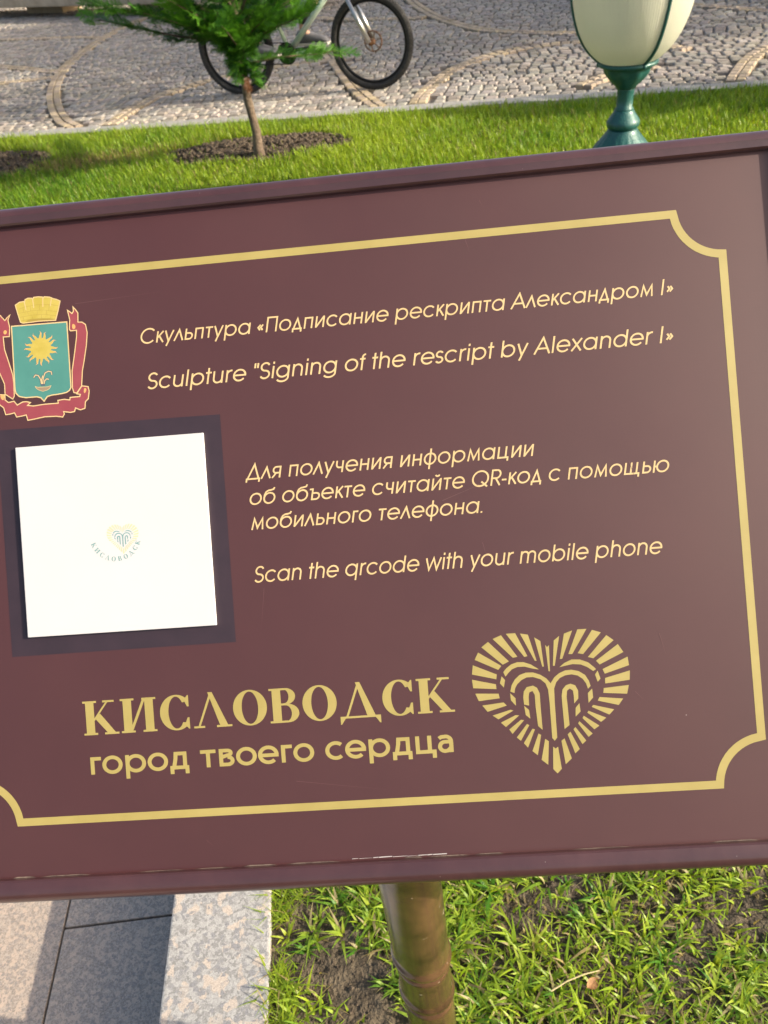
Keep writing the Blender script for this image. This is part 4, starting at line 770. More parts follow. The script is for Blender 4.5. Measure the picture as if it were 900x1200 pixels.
def textline(txt, sty, P, xl, xr, hgt):
    y0 = P[0][1] + 0.0; y1 = P[1][1]; mb = MB()
    if sty == 'serif':
        G = serif(); xh = 28.9; W_ = sum(G[c][1] for c in txt); k = (xr - xl) / (W_ - .06) / xh; x = -.02
        for c in txt:
            q, ad = G[c]
            for i, poly in enumerate(q):
                pp = [(xl + (x + a) * xh * k, y0 + (y1 - y0) * x / W_ + b * xh) for a, b in poly]
                if sum(pp[m][0] * pp[(m + 1) % len(pp)][1] - pp[(m + 1) % len(pp)][0] * pp[m][1] for m in range(len(pp))) < 0: pp = pp[::-1]
                mb.add(poly_v(pp, .00012 + i * 2e-6), [tuple(range(len(pp)))])
            x += ad
        return onboard(mb.build('lettering', M_gold), panel)
    bold = sty == 'bold'; wgt = .205 if bold else .140; G = glyphs(wgt, bold)
    xh = 14.7 if bold else (hgt / 1.36 if sty == 'obl' else 9.75)
    if txt.startswith('Scan'): xh = 10.0
    if txt.startswith('Sculp'): xh = 10.15
    sl_ = 0.0 if bold else .20
    W_ = sum(G[c][1] for c in txt); first = .06; k = (xr - xl) / (W_ - .12) / xh; x = -first
    for c in txt:
        st, ad = G[c]
        for i, s in enumerate(st):
            if len(s) < 2: continue
            cl = len(s) > 24 and (Vector(s[0]) - Vector(s[-1])).length < 1e-3
            v, f = ribbon(s[:-1] if cl else s, wgt, cl)
            vv = []
            for a, b in v:
                b2 = b
                vv.append(((xl + (x + a) * xh * k + b2 * xh * sl_) / 1000, (y0 + (y1 - y0) * x / W_ + b2 * xh) / 1000, .00012 + i * 8e-6))
            mb.add(vv, f)
        x += ad
    return onboard(mb.build('lettering', M_gold if bold else M_cream), panel)
for (txt, sty, P, xl, xr, hgt) in ART['lines']: textline(txt, sty, P, xl, xr, hgt)
# small ring of letters under the plate's emblem
GS = serif(); mb = MB(); word = 'КИСЛОВОДСК'
for i, c in enumerate(word):
    a = R_(202 + (338 - 202) * i / 9); r0 = 22.5; q, ad = GS[c]; s_ = 4.0
    ax = plx + r0 * cos(a); ay = ply + r0 * sin(a); ta = a + pi / 2
    for j, poly in enumerate(q):
        pp = [(ax + ((u_ - ad / 2) * cos(ta) - v_ * sin(ta)) * s_, ay + ((u_ - ad / 2) * sin(ta) + v_ * cos(ta)) * s_) for u_, v_ in poly]
        mb.add(poly_v(pp, .0031 + (j % 5) * 5e-6), [tuple(range(len(pp)))])
onboard(mb.build('lettering', M_palegreen), plate)
# post with two crimped rings, a head plate behind the panel
PR = .0325
prof = [(PR + .004, 0.0), (PR + .004, .01), (PR, .014)]
z = .02
while z < .86:
    b = 0
    for (zc, am, sg) in ((.533, -.0050, .005), (.550, .0030, .008), (.430, -.0050, .005), (.448, .0034, .008), (.30, -.0015, .006)): b += am * math.exp(-((z - zc) / sg) ** 2)
    prof.append((PR + b - (.0010 if z < .535 else 0), z)); z += .0035
mb = MB(); mb.lathe(prof, 40)
# the rings sit a little askew: shear every height by its azimuth
mb.v = [(x, y, zz + (-.20 * x if .25 < zz < .8 else 0)) for x, y, zz in mb.v]
post = mb.build('post', M_post, sign, smooth=True)
mb = MB(); mb.box((.309, -.30, -.022), (.12, .16, .010), .002); mb.box((.309, -.09, -.017), (.03, .50, .018), .003)
onboard(mb.build('bracket', M_rail), sign)
# ------------------------------------------------------------------ low garden lamp
lamp = thing('garden_lamp', 'low green cast iron garden lantern with frosted bulbous shade on the far lawn', 'lamp', (1.489, 4.40, -.02))
def flute(z, th): return .035 * abs(cos(th * 10)) * (1 if .05 < z < .285 else 0) * min(1, (.285 - z) / .05) if z < .285 else 0
base_p = [(.215, 0.0), (.22, .03), (.21, .05), (.20, .055), (.195, .09), (.180, .13), (.160, .175), (.138, .215), (.108, .252), (.086, .280), (.076, .296), (.074, .302)]
MB().lathe(base_p, 120, flute=flute).build('fluted_base', M_lamp, lamp, smooth=True)
col_p = [(.070, .300), (.071, .306), (.080, .311), (.084, .320), (.084, .336), (.078, .346), (.068, .360), (.058, .374), (.050, .386), (.048, .392)]
MB().lathe(col_p, 48).build('collar', M_lamp, lamp, smooth=True)
MB().lathe([(.046, .390), (.047, .398), (.040, .404), (.041, .44), (.042, .485), (.047, .495)], 40).build('neck', M_lamp, lamp, smooth=True)
cup_p = [(.047, .492), (.058, .508), (.080, .528), (.098, .548), (.108, .566), (.112, .582), (.115, .592), (.140, .598), (.146, .604), (.146, .612), (.140, .618), (.128, .620), (.05, .620)]
MB().lathe(cup_p, 60, flute=lambda z, th: .05 * cos(th * 9) * (1 if z < .585 else 0) * max(0, (z - .50) / .085)).build('cup', M_lamp, lamp, smooth=True)
def gr(z):                               # shade radius
    pts = [(.612, .118), (.620, .142), (.635, .160), (.66, .188), (.70, .220), (.75, .246), (.80, .264), (.86, .279), (.93, .290), (1.0, .293), (1.08, .284), (1.16, .258), (1.20, .238)]
    for (a, b), (c, d) in zip(pts[:-1], pts[1:]):
        if z <= c: return b + (d - b) * (z - a) / (c - a)
    return pts[-1][1]
zz = [.612 + .588 * (k / 48) ** 1.25 for k in range(49)]
rs = [gr(z) for z in zz]; rs = [rs[0]] + [(rs[k - 1] + rs[k] * 2 + rs[k + 1]) / 4 for k in range(1, 48)] + [rs[-1]]
prof = list(zip(rs, zz)); MB().lathe(prof + [(r - .004, z) for r, z in prof[::-1]], 96, cap=False).build('shade', M_glass, lamp, smooth=True)
th0 = atan2(-4.40, -1.489)               # azimuth towards the path
for k in range(3):
    th = th0 + R_(-90 + 4) + k * 2 * pi / 3
    pts = [((r + .003) * cos(th), (r + .003) * sin(th), z) for r, z in prof]
    MB().tube(pts, .0085, 8, squash=1.0).build('rib', M_lamp, lamp, smooth=True)
    hx, hy = .134 * cos(th), .134 * sin(th)
    MB().lathe([(.0, -.012), (.010, -.008), (.013, 0), (.010, .008), (0, .012)], 12, (hx * 1.05, hy * 1.05, .606)).build('knob', M_lamp, lamp, smooth=True)
MB().lathe([(.244, 1.195), (.262, 1.20), (.268, 1.215), (.262, 1.23), (.235, 1.245), (.17, 1.28), (.10, 1.305), (.05, 1.315), (.03, 1.33), (.035, 1.35), (.02, 1.37), (.0, 1.385)], 60).build('cap', M_lamp, lamp, smooth=True)
MB().lathe([(.0, .62), (.045, .622), (.045, .70), (.03, .71), (.032, .76), (.06, .82), (.065, .90), (.045, .95), (0, .965)], 28).build('bulb', M_white, lamp, smooth=True)

# ------------------------------------------------------------------ conifers
def spray_variants(k):
    out = []
    for s in range(k):
        r2 = np.random.default_rng(100 + s); V = []; T = []; hue = []
        def leaf(p, d, n_, l, wd):
            s_ = np.cross(n_, d); s_ /= np.linalg.norm(s_) + 1e-9; b = len(V)
            V.extend([p, p + d * l * .45 + s_ * wd, p + d * l, p + d * l * .45 - s_ * wd]); T.extend([(b, b + 1, b + 2), (b, b + 2, b + 3)]); hue.extend([0.0, .6, 1.0, .6])
        L0 = 1.0; nb = 11; curve = r2.uniform(-.35, .1)
        for i in range(nb):
            t = .08 + .92 * i / (nb - 1); base = np.array([t * L0, r2.normal(0, .012), curve * t * t * .5])
            bl = (.40 * (1 - t) ** .55 + .12) * r2.uniform(.75, 1.15)
            if i == nb - 1: leaf(base, np.array([1., 0, curve * .6]), np.array([0, 0, 1.]), .16, .018); continue
            sd = 1 if i % 2 else -1
            for sgn in ((sd,) if r2.uniform() < .25 else (1, -1)):
                a = sgn * r2.uniform(.6, .95); d = np.array([cos(a), sin(a), r2.normal(-.08, .16)]); d /= np.linalg.norm(d)
                nn = np.array([r2.normal(0, .3), r2.normal(0, .3), 1.0]); nn -= d * nn.dot(d); nn /= np.linalg.norm(nn)
                m = 3 + int(bl * 8)
                for j in range(m):
                    q = (j + .5) / m; pp = base + d * bl * q + np.array([0, 0, -.05 * q * q])
                    for g in (1, -1):
                        aa = g * r2.uniform(.5, .8); dd = d * cos(aa) + np.cross(nn, d) * sin(aa); leaf(pp, dd, nn, bl * .30 * (1.25 - q) + .035, .016)
                leaf(base + d * bl * .92, d, nn, .09, .015); leaf(base, d, nn, bl, .008)
            leaf(base - np.array([.09, 0, 0]), np.array([1, 0, curve * t]), np.array([0, 0, 1.]), .12, .009)
        out.append((np.array(V), np.array(T), np.array(hue)))
    return out
SPR = spray_variants(7)
def conifer_meshes(seed, H, RR, zb0, forced=()):
    r2 = np.random.default_rng(seed); br = MB(); VV = []; TT = []; CC = []; nv = 0
    specs = []
    nb = 84
    for i in range(nb):
        q = i / (nb - 1); zb = zb0 + (H - zb0 - .1) * q ** 1.05
        Lb = RR * (1 - q) ** .72 * r2.uniform(.72, 1.08) + .10
        if i < 6: Lb *= .45 + .09 * i
        specs.append((zb, i * 2.39996 + r2.normal(0, .2), Lb, r2.uniform(.35, .7) + .35 * q))
    specs += list(forced)
    for i in range(15): specs.append((.49 + .013 * i, i * 2.1, r2.uniform(.04, .10), r2.uniform(-.3, .4)))
    for (zb, az, Lb, el) in specs:
        pts = []
        for k in range(6):
            t = k / 5; e2 = el + .25 * t
            pts.append(Vector((cos(az) * Lb * t * cos(el) , sin(az) * Lb * t * cos(el), zb + Lb * t * sin(el) * (.72 + .28 * t) + .015 * sin(t * 5 + az))))
        br.tube(pts, [.0085 * (1 - .8 * k / 5) * (.6 + Lb) for k in range(6)], 5)
        ns = int(8 + Lb * 23)
        for k in range(ns):
            t = .06 + .96 * (k + .5) / ns; i0 = min(4, int(t * 5)); fr = min(1.0, t * 5 - i0); p = pts[i0].lerp(pts[i0 + 1], fr)
            dv = (pts[i0 + 1] - pts[i0]).normalized(); side = Vector((-sin(az), cos(az), 0)); sg = 1 if k % 2 else -1
            a = sg * r2.uniform(.25, 1.0) * (1.15 - .6 * t)
            d = (dv * cos(a) + side * sin(a) + Vector((0, 0, r2.uniform(-.25, .35)))).normalized()
            n_ = (dv.cross(side) * -1 + Vector((r2.normal(0, .55), r2.normal(0, .55), r2.normal(0, .3)))); n_ = (n_ - d * n_.dot(d)).normalized(); s_ = n_.cross(d)
            sc_ = r2.uniform(.11, .19) * (1.05 - .25 * t) * (.62 if Lb < .15 else 1); M = np.array([d[:], s_[:], n_[:]])
            v, tt, hu = SPR[r2.integers(0, 7)]
            VV.append(v * sc_ @ M + np.array(p)); TT.append(tt + nv); nv += len(v)
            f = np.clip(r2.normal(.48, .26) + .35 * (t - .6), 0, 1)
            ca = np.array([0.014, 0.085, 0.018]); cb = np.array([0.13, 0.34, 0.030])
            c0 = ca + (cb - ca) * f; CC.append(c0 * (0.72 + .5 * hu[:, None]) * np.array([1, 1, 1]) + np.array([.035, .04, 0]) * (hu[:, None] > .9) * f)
    return br, np.concatenate(VV), np.concatenate(TT), np.concatenate(CC)
br, fv, ft, fc = conifer_meshes(5, 2.35, .86, .64, forced=[(.72, pi - .10, .86, .20), (.80, pi + .22, .80, .24), (.57, .12, .60, .04), (.74, pi + .55, .6, .34), (.68, -.45, .52, .34), (.74, .2, .66, .42), (.62, -1.3, .26, .40), (.66, -1.9, .34, .45), (.70, -1.6, .36, .5), (.68, -.9, .36, .5), (.70, -2.3, .40, .42)])
tree = thing('conifer_sapling', 'young bushy conifer with a bare crooked trunk standing in the round patch of dug soil', 'tree', (-.527, 5.80, -.02), group='conifer saplings along the lawn')
tp = [(.0, 0, -.02), (-.003, 0, .08), (.006, 0, .18), (-.004, 0, .28), (-.012, .0, .38), (-.006, .005, .55), (0, 0, .9), (.01, 0, 1.5), (0, 0, 2.25)]
tr = MB().tube(tp, [.045, .034, .029, .027, .028, .026, .022, .015, .004], 12).build('trunk', M_bark, tree, smooth=True)
bo = br.build('branches', M_bark, tree)
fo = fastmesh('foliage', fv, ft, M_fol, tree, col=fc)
# withered brown twig at the foot of the crown
v, tt, hu = SPR[2]; tv = []; tf = []; n0 = 0
for (p, d, s_) in (((.0, -.07, .50), (.25, -.5, -.55), .075), ((-.02, -.06, .47), (.5, -.4, -.1), .07), ((.02, -.08, .52), (-.1, -.6, -.4), .06)):
    d = Vector(d).normalized(); n_ = Vector((.2, -.8, .5)); n_ = (n_ - d * n_.dot(d)).normalized(); M = np.array([d[:], n_.cross(d)[:], n_[:]])
    tv.append(v * s_ @ M + np.array(p)); tf.append(tt + n0); n0 += len(v)
tw = fastmesh('dead_twig', np.concatenate(tv), np.concatenate(tf), M_fol, tree, col=np.tile(np.array([[.15, .065, .03]]), (n0, 1)))
def copy_tree(loc, rz, s_, label):
    r = tree.copy(); COL.objects.link(r); r.location = loc; r.rotation_euler = (0, 0, rz); r.scale = (s_,) * 3; r['label'] = label
    for ch in (tr, bo, fo):
        c = ch.copy(); COL.objects.link(c); c.parent = r
    return r
copy_tree((-3.02, 6.62, -.02), 2.2, .95, 'conifer sapling whose outermost green tip reaches in at the left edge')
copy_tree((4.25, 5.40, -.02), 4.0, .74, 'conifer sapling beyond the right edge, throwing shade on the lawn behind the lantern')

# ------------------------------------------------------------------ shade trees standing right of the view
def shade_tree_mesh(seed, n=16000):
    r2 = np.random.default_rng(seed); cl = []
    for i in range(60):
        th = r2.uniform(0, 2 * pi); u_ = r2.uniform(-1, 1); rad = r2.uniform(.35, 1) ** .5
        cl.append((2.9 * rad * sqrt(1 - u_ * u_) * cos(th), 2.9 * rad * sqrt(1 - u_ * u_) * sin(th), 5.2 + 2.6 * u_ * rad, r2.uniform(.5, .95)))
    cl = np.array(cl); k = r2.integers(0, 60, n); d = r2.normal(0, .5, (n, 3)); P = cl[k, :3] + d * cl[k, 3:4]
    q = r2.normal(0, 1, (n, 3, 3)); Q, _ = np.linalg.qr(q); base = np.array([(0, 0, 0), (.07, .045, 0), (.15, 0, .02), (.07, -.045, 0)])
    V = np.einsum('nij,kj->nki', Q, base) + P[:, None]; T = (np.array([(0, 1, 2), (0, 2, 3)])[None] + (np.arange(n) * 4)[:, None, None]).reshape(-1, 3)
    c = np.repeat(np.array([.05, .10, .02]) * r2.uniform(.7, 1.4, (n, 1)), 4, 0)
    return V.reshape(-1, 3), T, c, cl
sv_, st_, scol, cl = shade_tree_mesh(11)
def shade_tree(x, y, rz, first=None, label='', s_=1.0):
    if first is None:
        r = thing('broadleaf_tree', label, 'tree', (x, y, 0), rz, 'broadleaf trees beside the square')
        mb = MB(); mb.tube([(0, 0, -.1), (.05, 0, 1), (0, .05, 2.2), (.1, 0, 3.8), (0, 0, 5.5)], [.24, .19, .17, .13, .06], 14)
        for c in cl[:26]: mb.tube([(0, 0, 2.3 + (c[2] - 3) * .25), (c[0] * .5, c[1] * .5, (c[2] + 2.4) * .5 + .3), tuple(c[:3])], [.07, .045, .015], 6)
        mb.build('trunk', M_bark, r, smooth=True); fastmesh('crown', sv_, st_, M_leaf, r, col=scol); return r
    r = first.copy(); COL.objects.link(r); r.location = (x, y, 0); r.rotation_euler = (0, 0, rz); r['label'] = label; r.scale = (s_,) * 3
    for ch in first.children:
        c = ch.copy(); COL.objects.link(c); c.parent = r
    return r
TREES = [(8.6, 8.3, 0.3), (12.5, 8.4, 1.9)]
st1 = shade_tree(*TREES[0], label='broadleaf tree nearest the lawn, right of the view, shading the setts')
shade_tree(*TREES[1], first=st1, label='broadleaf tree farthest right beyond the square')

# ------------------------------------------------------------------ long stone bench at the back
bench = thing('stone_bench', 'long low beige stone bench across the back of the square, dark gap beneath', 'bench', (-5.24, 15.84, -.02), atan2(14.23 - 15.84, -3.1 + 5.24))
MB().box((.6, .45, .35), (11.5, .95, .36), .03).build('slab', M_concrete, bench)
for k in range(5): MB().box((-4.4 + k * 2.5, .65, .085), (.9, .4, .168), .01).build('support', M_concrete, bench)
# ------------------------------------------------------------------ bicycle (built upright, nose along +X, origin at the rear tyre's contact)
BA = atan2(7.374 - 7.832, .383 + .765)
bike = thing('bicycle', 'mountain bike with black tyres and pale green frame rolling across the setts behind the sapling', 'bicycle', (-.765 + .0, 7.832, 0.0), BA)
WB = 1.215; WR = .345; WX = .02
def wheel(cx, nm):
    wz = WR - .004
    w_ = MB()
    hub = bpy.data.objects.new('wheel', None); COL.objects.link(hub); hub.parent = bike; hub.location = (cx, 0, wz)
    ty = MB().torus((0, 0, 0), WR - .026, .026, n=84, m=14)
    for k in range(84):                  # knobs
        for s_ in (-1, 0, 1):
            a = 2 * pi * (k + .5 * (s_ == 0)) / 84; rr = WR - .0015 - .0045 * abs(s_); c = (rr * cos(a), s_ * .014, rr * sin(a))
            ty.box((0, 0, 0), (.008, .009, .015), 0, Matrix.Translation(c) @ Matrix.Rotation(-a, 4, 'Y'))
    ty.build('tyre', M_dark, hub, smooth=False)
    MB().torus((0, 0, 0), WR - .058, .012, n=72, m=8).build('rim', M_blackmetal, hub, smooth=True)
    sp = MB()
    for k in range(28):
        a = 2 * pi * k / 28; b = a + (.55 if k % 2 else -.55) * (1 if k % 4 < 2 else .9); s_ = 1 if k % 4 < 2 else -1
        sp.tube([(.025 * cos(b), s_ * .028, .025 * sin(b)), ((WR - .066) * cos(a), 0, (WR - .066) * sin(a))], .0011, 4, cap=False)
    sp.build('spokes', M_alloy, hub)
    MB().tube([(0, -.05, 0), (0, -.03, 0), (0, -.028, 0), (0, .028, 0), (0, .03, 0), (0, .05, 0)], [.014, .014, .024, .024, .014, .014], 16).build('hub', M_rust if nm == 'f' else M_blackmetal, hub, smooth=True)
    d = MB().torus((0, .035, 0), .072, .006, n=40, m=6)
    for k in range(6): a = k * pi / 3; d.tube([(.02 * cos(a), .035, .02 * sin(a)), (.068 * cos(a + .3), .035, .068 * sin(a + .3))], .004, 5)
    d.build('brake_disc', M_rust if nm == 'f' else M_alloy, hub)
wheel(WX, 'r'); wheel(WX + WB, 'f')
bbp = Vector((.505, 0, .30)); HT = Vector((.985, 0, .90)); HB = Vector((1.02, 0, .80)); ST = Vector((.335, 0, .86)); RH = Vector((WX, 0, WR)); FH = Vector((WX + WB, 0, WR))
fr = MB(); fr.tube([bbp, HB], [.024, .024], 14).tube([bbp, ST], [.018, .017], 12).tube([ST - Vector((-.01, 0, .05)), HT], [.019, .019], 12).tube([HB - (HT - HB) * .2, HT + (HT - HB) * .15], [.024, .024], 14)
fr.tube([bbp + Vector((0, -.04, 0)), bbp + Vector((0, .04, 0))], [.027, .027], 14)
for s_ in (-1, 1): fr.tube([bbp + Vector((0, s_ * .03, 0)), bbp + Vector((-.1, s_ * .05, 0)), RH + Vector((0, s_ * .06, 0))], [.012, .011, .010], 8).tube([ST + Vector((0, s_ * .015, -.03)), RH + Vector((0, s_ * .06, 0))], [.009, .008], 8)
fr.build('frame', M_framepaint, bike, smooth=True)
ax = (HT - HB).normalized(); CRn = HB - ax * .06
fk = MB()
for s_ in (-1, 1): fk.tube([CRn + Vector((0, s_ * .062, 0)), CRn.lerp(FH, .45) + Vector((0, s_ * .062, 0)), CRn.lerp(FH, .46) + Vector((0, s_ * .062, 0)), FH + Vector((0, s_ * .062, 0))], [.016, .016, .021, .018], 12)
fk.tube([CRn + Vector((0, -.075, 0)), CRn + Vector((0, .075, 0))], [.022, .022], 10); fk.tube([CRn, HT + ax * .07], [.016, .016], 10)
fk.build('fork', M_alloy, bike, smooth=True)
MB().box((FH.x - .045, .062, FH.z + .035), (.05, .03, .035), .006).build('brake_caliper', M_blackmetal, bike)
hbz = HT + ax * .09
MB().tube([hbz + Vector((-.02, -.34, .02)), hbz + Vector((.02, -.12, .01)), hbz + Vector((.03, 0, 0)), hbz + Vector((.02, .12, .01)), hbz + Vector((-.02, .34, .02))], .013, 10).tube([HT + ax * .05, hbz + Vector((.03, 0, 0))], .015, 8).build('handlebar', M_blackmetal, bike, smooth=True)
for s_ in (-1, 1): MB().tube([hbz + Vector((-.005, s_ * .22, .017)), hbz + Vector((-.022, s_ * .345, .02))], .018, 12).build('grip', M_dark, bike, smooth=True)
MB().tube([ST, ST + Vector((-.035, 0, .12))], .0145, 10).build('seat_post', M_blackmetal, bike, smooth=True)
sd = MB().tube([(.43, 0, 1.0), (.38, 0, 1.01), (.30, 0, 1.005), (.22, 0, 1.01), (.17, 0, 1.015)], [.012, .022, .04, .07, .055], 14, squash=.9); sd.v = [(x, y, 1.005 + (z - 1.005) * .45) for x, y, z in sd.v]
sd.build('saddle', M_dark, bike, smooth=True)
ck = MB().torus((bbp.x, -.052, bbp.z), .078, .006, n=44, m=6)
for k in range(5): a = k * 2 * pi / 5; ck.tube([(bbp.x, -.052, bbp.z), (bbp.x + .076 * cos(a), -.052, bbp.z + .076 * sin(a))], .010, 6)
ck.tube([(bbp.x, -.056, bbp.z), (bbp.x, -.05, bbp.z)], [.072, .072], 30)
ck.build('chainring', M_blackmetal, bike)
cr = MB(); PRt = Vector((bbp.x - .172, -.13, bbp.z - .012)); PLt = Vector((bbp.x + .172, .13, bbp.z + .012))
for s_, p in ((-1, PRt), (1, PLt)): cr.tube([bbp + Vector((0, s_ * .07, 0)), Vector((p.x, s_ * .085, p.z))], [.017, .011], 10)
cr.tube([bbp + Vector((0, -.07, 0)), bbp + Vector((0, .07, 0))], .012, 8); cr.build('crank', M_blackmetal, bike, smooth=True)
for s_, p in ((-1, PRt), (1, PLt)): MB().box((p.x, p.y, p.z), (.09, .09, .018), .005).build('pedal', M_blackmetal, bike)
# chain and rear sprocket, derailleur
cz = MB(); a0 = (bbp.x, -.052, bbp.z + .078); cz.tube([a0, (RH.x, -.045, RH.z + .048)], .0045, 5).tube([(bbp.x, -.052, bbp.z - .078), (RH.x + .05, -.045, RH.z - .11)], .0045, 5).tube([(RH.x + .05, -.045, RH.z - .11), (RH.x + .03, -.045, RH.z - .045)], .0045, 5)
cz.build('chain', M_blackmetal, bike)
sp = MB()
for k in range(6): sp.tube([(RH.x, -.034 - k * .004, RH.z), (RH.x, -.036 - k * .004, RH.z)], [.06 - k * .006] * 2, 28)
sp.build('sprockets', M_blackmetal, bike)
MB().tube([(RH.x + .005, -.05, RH.z - .02), (RH.x + .03, -.05, RH.z - .045), (RH.x + .05, -.05, RH.z - .12)], [.012, .016, .012], 8).build('derailleur', M_blackmetal, bike, smooth=True)
bt = MB().tube([(.62, 0, .47), (.665, 0, .525), (.74, 0, .63), (.75, 0, .645)], [.034, .036, .036, .02], 16); bt.v = [(x - .045, y, z + .06) for x, y, z in bt.v]
bt.build('bottle', M_shirt, bike, smooth=True)

# ------------------------------------------------------------------ the rider
def skin_mesh(name, nodes, edges, mt, parent, sub=2, root=0):
    me = bpy.data.meshes.new(name); me.from_pydata([n[0] for n in nodes], edges, []); me.update()
    o = bpy.data.objects.new(name, me); COL.objects.link(o)
    sk = o.modifiers.new('skin', 'SKIN'); sk.use_smooth_shade = True
    for i, n in enumerate(nodes):
        d = me.skin_vertices[0].data[i]; d.radius = n[1] if hasattr(n[1], '__len__') else (n[1], n[1]); d.use_root = (i == root)
    ss = o.modifiers.new('sub', 'SUBSURF'); ss.levels = sub; ss.render_levels = sub
    dg = bpy.context.evaluated_depsgraph_get(); m2 = bpy.data.meshes.new_from_object(o.evaluated_get(dg)); m2.name = name
    o.modifiers.clear(); o.data = m2; m2.materials.clear(); m2.materials.append(mt); m2.polygons.foreach_set('use_smooth', [True] * len(m2.polygons)); o.parent = parent
    bpy.data.meshes.remove(me); return o
rider = thing('person', 'cyclist in dark trousers and grey shoes pedalling the mountain bike behind the sapling', 'person', (-.765, 7.832, 0), BA)
hip = Vector((.27, 0, 1.06)); chest = Vector((.50, 0, 1.37)); neck = Vector((.63, 0, 1.52)); head = Vector((.70, 0, 1.64))
nd = [(hip, (.15, .12)), (hip.lerp(chest, .5), (.145, .115)), (chest, (.155, .12)), (neck, .055), (neck.lerp(head, .55), .055), (head + Vector((.01, 0, .02)), (.082, .095)), (head + Vector((.0, 0, .10)), (.075, .085))]
ed = [(0, 1), (1, 2), (2, 3), (3, 4), (4, 5), (5, 6)]
LEG = {}; ARM = {}
for s_ in (-1, 1):
    h0 = hip + Vector((.0, s_ * .09, -.02)); ped = PRt if s_ < 0 else PLt
    ank = Vector((ped.x - .085, s_ * .125, ped.z + .125)); kn = Vector((.62 if s_ < 0 else .74, s_ * .12, .66 if s_ < 0 else .80))
    b = len(nd); nd += [(h0 + Vector((.05, 0, -.02)), .085), (h0.lerp(kn, .5), .075), (kn, .055), (kn.lerp(ank, .35), .052), (ank, .036), (ank + Vector((.10, 0, -.075)), (.038, .025))]
    ed += [(0, b)] + [(b + k, b + k + 1) for k in range(5)]; LEG[s_] = (h0, kn, ank)
    sh = chest + Vector((.03, s_ * .17, .04)); hd = hbz + Vector((-.02, s_ * .29, .03)); el = sh.lerp(hd, .5) + Vector((-.06, s_ * .08, -.06))
    b = len(nd); nd += [(sh, .055), (sh.lerp(el, .5), .046), (el, .04), (el.lerp(hd, .6), .034), (hd + (el - hd).normalized() * .06, .027), (hd, (.040, .022))]
    ed += [(2, b)] + [(b + k, b + k + 1) for k in range(5)]; ARM[s_] = (sh, el, hd)
skin_mesh('body', nd, ed, M_skin, rider, 2)
for s_ in (-1, 1):                           # fingers and thumbs closed round the grips
    sh, el, hd = ARM[s_]; mb = MB(); gx = hbz + Vector((-.015, s_ * .29, .019))
    for k in range(4):
        yk = gx.y + s_ * (-.030 + .021 * k); Lf = (.9, 1.0, .95, .8)[k]
        mb.tube([(gx.x - .012 + .026 * cos(a_), yk, gx.z + .027 * sin(a_)) for a_ in [R_(q) for q in (100, 60, 20, -25, -70 * Lf, -110 * Lf)]], [.010, .0095, .009, .0085, .008, .006], 8)
    mb.tube([(gx.x - .03, gx.y - s_ * .035, gx.z + .018), (gx.x - .03, gx.y - s_ * .05, gx.z - .004), (gx.x - .012, gx.y - s_ * .052, gx.z - .024)], [.012, .011, .008], 8)
    mb.build('fingers', M_skin, rider, smooth=True)
tn = [(hip + Vector((.0, 0, .04)), (.165, .135)), (hip + Vector((.02, 0, -.03)), (.165, .12))]; te = [(0, 1)]
for s_ in (-1, 1):
    h0, kn, ank = LEG[s_]; b = len(tn)
    tn += [(h0 + Vector((.07, 0, -.04)), .098), (h0.lerp(kn, .5), .088), (kn, .07), (kn.lerp(ank, .4), .062), (kn.lerp(ank, .93), .050)]; te += [(1, b)] + [(b + k, b + k + 1) for k in range(4)]
skin_mesh('trousers', tn, te, M_cloth, rider, 2)
sn = [(hip + Vector((.02, 0, .06)), (.165, .14)), (hip.lerp(chest, .5), (.16, .13)), (chest, (.17, .135)), (chest.lerp(neck, .7), .075)]; se_ = [(0, 1), (1, 2), (2, 3)]
for s_ in (-1, 1):
    sh, el, hd = ARM[s_]; b = len(sn); sn += [(sh, .07), (sh.lerp(el, .5), .060), (el, .052), (el.lerp(hd, .7), .040)]; se_ += [(2, b), (b, b + 1), (b + 1, b + 2), (b + 2, b + 3)]
skin_mesh('jacket', sn, se_, M_shirt, rider, 2)
bm = bmesh.new(); bmesh.ops.create_uvsphere(bm, u_segments=24, v_segments=16, radius=1)
for v_ in bm.verts:
    x, y, z = v_.co; k = 1 + .03 * sin(x * 14 + z * 9) * sin(y * 17)
    if x > .35 and z < .45: x *= .55
    v_.co = (x * .102 * k, y * .083 * k, max(z, -.45) * .105 * k)
bmesh.ops.translate(bm, vec=head + Vector((-.012, 0, .085)), verts=bm.verts); me = bpy.data.meshes.new('hair'); bm.to_mesh(me); bm.free(); me.materials.append(M_hair)
ho = bpy.data.objects.new('hair', me); COL.objects.link(ho); ho.parent = rider
mb = MB(); hc_ = head + Vector((.01, 0, .03))
mb.tube([hc_ + Vector((.078, 0, .03)), hc_ + Vector((.098, 0, 0)), hc_ + Vector((.108, 0, -.022)), hc_ + Vector((.085, 0, -.03))], [.008, .012, .016, .008], 10); mb.build('nose', M_skin, rider, smooth=True)
for s_ in (-1, 1):
    MB().lathe([(0, -.011), (.009, -.007), (.012, 0), (.009, .007), (0, .011)], 12, tuple(hc_ + Vector((.078, s_ * .032, .022)))).build('eye', M_white, rider, smooth=True)
    MB().torus(tuple(hc_ + Vector((-.005, s_ * .088, .005))), .02, .008, n=20, m=8).build('ear', M_skin, rider, smooth=True)
MB().tube([hc_ + Vector((.082, -.026, -.052)), hc_ + Vector((.094, 0, -.050)), hc_ + Vector((.082, .026, -.052))], [.003, .007, .003], 8).build('mouth', mat('lips', (.42, .17, .14), .5), rider, smooth=True)
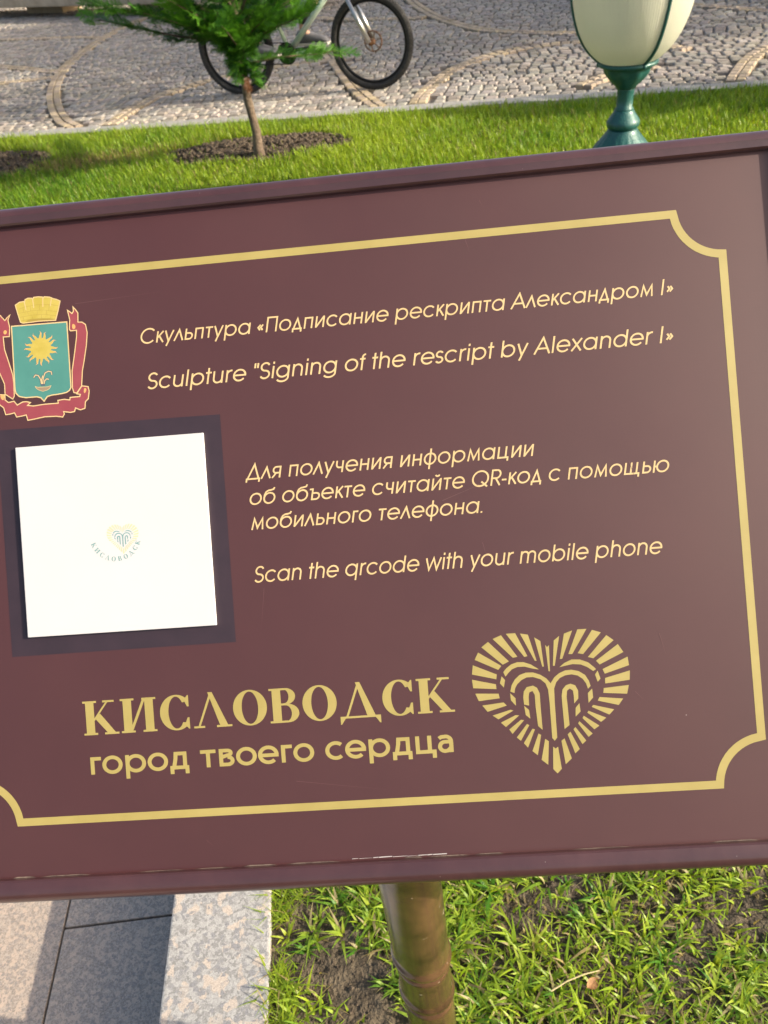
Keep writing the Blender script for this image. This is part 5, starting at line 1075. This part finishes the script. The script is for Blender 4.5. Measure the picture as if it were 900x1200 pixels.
for s_ in (-1, 1):
    ped = PRt if s_ < 0 else PLt; y = s_ * .128; z0 = ped.z + .010
    up = []; K = 12; xs = [-.15 + .285 * k / K for k in range(K + 1)]
    v = []; f = []; n_ = 14
    for i, dx in enumerate(xs):
        t = i / K; hw = .032 + .016 * sin(min(1, t * 1.1) * pi * .85) ; ht = (.095 if t < .28 else .095 - (t - .28) * .085) if t < .9 else .036 * (1 - (t - .9) * 5)
        if i in (0, K): hw *= .55; ht *= .75
        for k in range(n_):
            a = 2 * pi * k / n_; zz_ = sin(a); v.append((ped.x + dx + .01, y + hw * cos(a) * (1 if zz_ < 0 else .92), z0 + .018 + ht * .5 + zz_ * ht * .5))
    for i in range(K):
        for k in range(n_): f.append((i * n_ + k, i * n_ + (k + 1) % n_, (i + 1) * n_ + (k + 1) % n_, (i + 1) * n_ + k))
    f.append(tuple(range(n_ - 1, -1, -1))); f.append(tuple(range(K * n_, K * n_ + n_)))
    sh_ = obj('shoe', v, f, M_shoe, rider, smooth=True)
    so_ = MB().box((ped.x - .0, y, z0 + .011), (.29, .086, .022), .009).build('sole', M_sole, sh_)
# ------------------------------------------------------------------ small things on the near lawn
def leafmesh(L_, W_, curl, mt, name, label, loc, rz, rx):
    v = []; f = []
    for i in range(9):
        t = i / 8; hw = W_ * sin(pi * min(1, t * .95 + .03)) ** .8
        for s_ in (-1, -.5, 0, .5, 1): v.append(((t - .5) * L_, s_ * hw, curl * (s_ * s_ * .6 + (t - .5) ** 2 * 1.6) + .001 * sin(i * 2.1 + s_ * 4)))
    for i in range(8):
        for k in range(4): f.append((i * 5 + k, i * 5 + k + 1, (i + 1) * 5 + k + 1, (i + 1) * 5 + k))
    o = obj(name, v, f, mt, smooth=True); o.location = loc; o.rotation_euler = (rx, .2, rz); o['label'] = label; o['category'] = 'leaf'; return o
leafmesh(.028, .009, .005, mat('dry_leaf', (.17, .080, .028), .7, var=(.26, .14, .05), vscale=120, bump=.3, bscale=200), 'fallen_leaf', 'small orange-brown curled leaf lying on bare soil in the near grass, right of the post', (.2495, .523, .006), .5, .2)
mb = MB().tube([(0, 0, 0), (.03, .010, .006), (.06, .016, .009), (.088, .020, .006)], [.0016, .0014, .0012, .0008], 6)
o = mb.build('dry_straw', mat('straw', (.50, .42, .22), .7)); o.location = (.178, .520, .006); o['label'] = 'thin dry straw lying across the near grass, left of the orange-brown leaf'; o['category'] = 'straw'
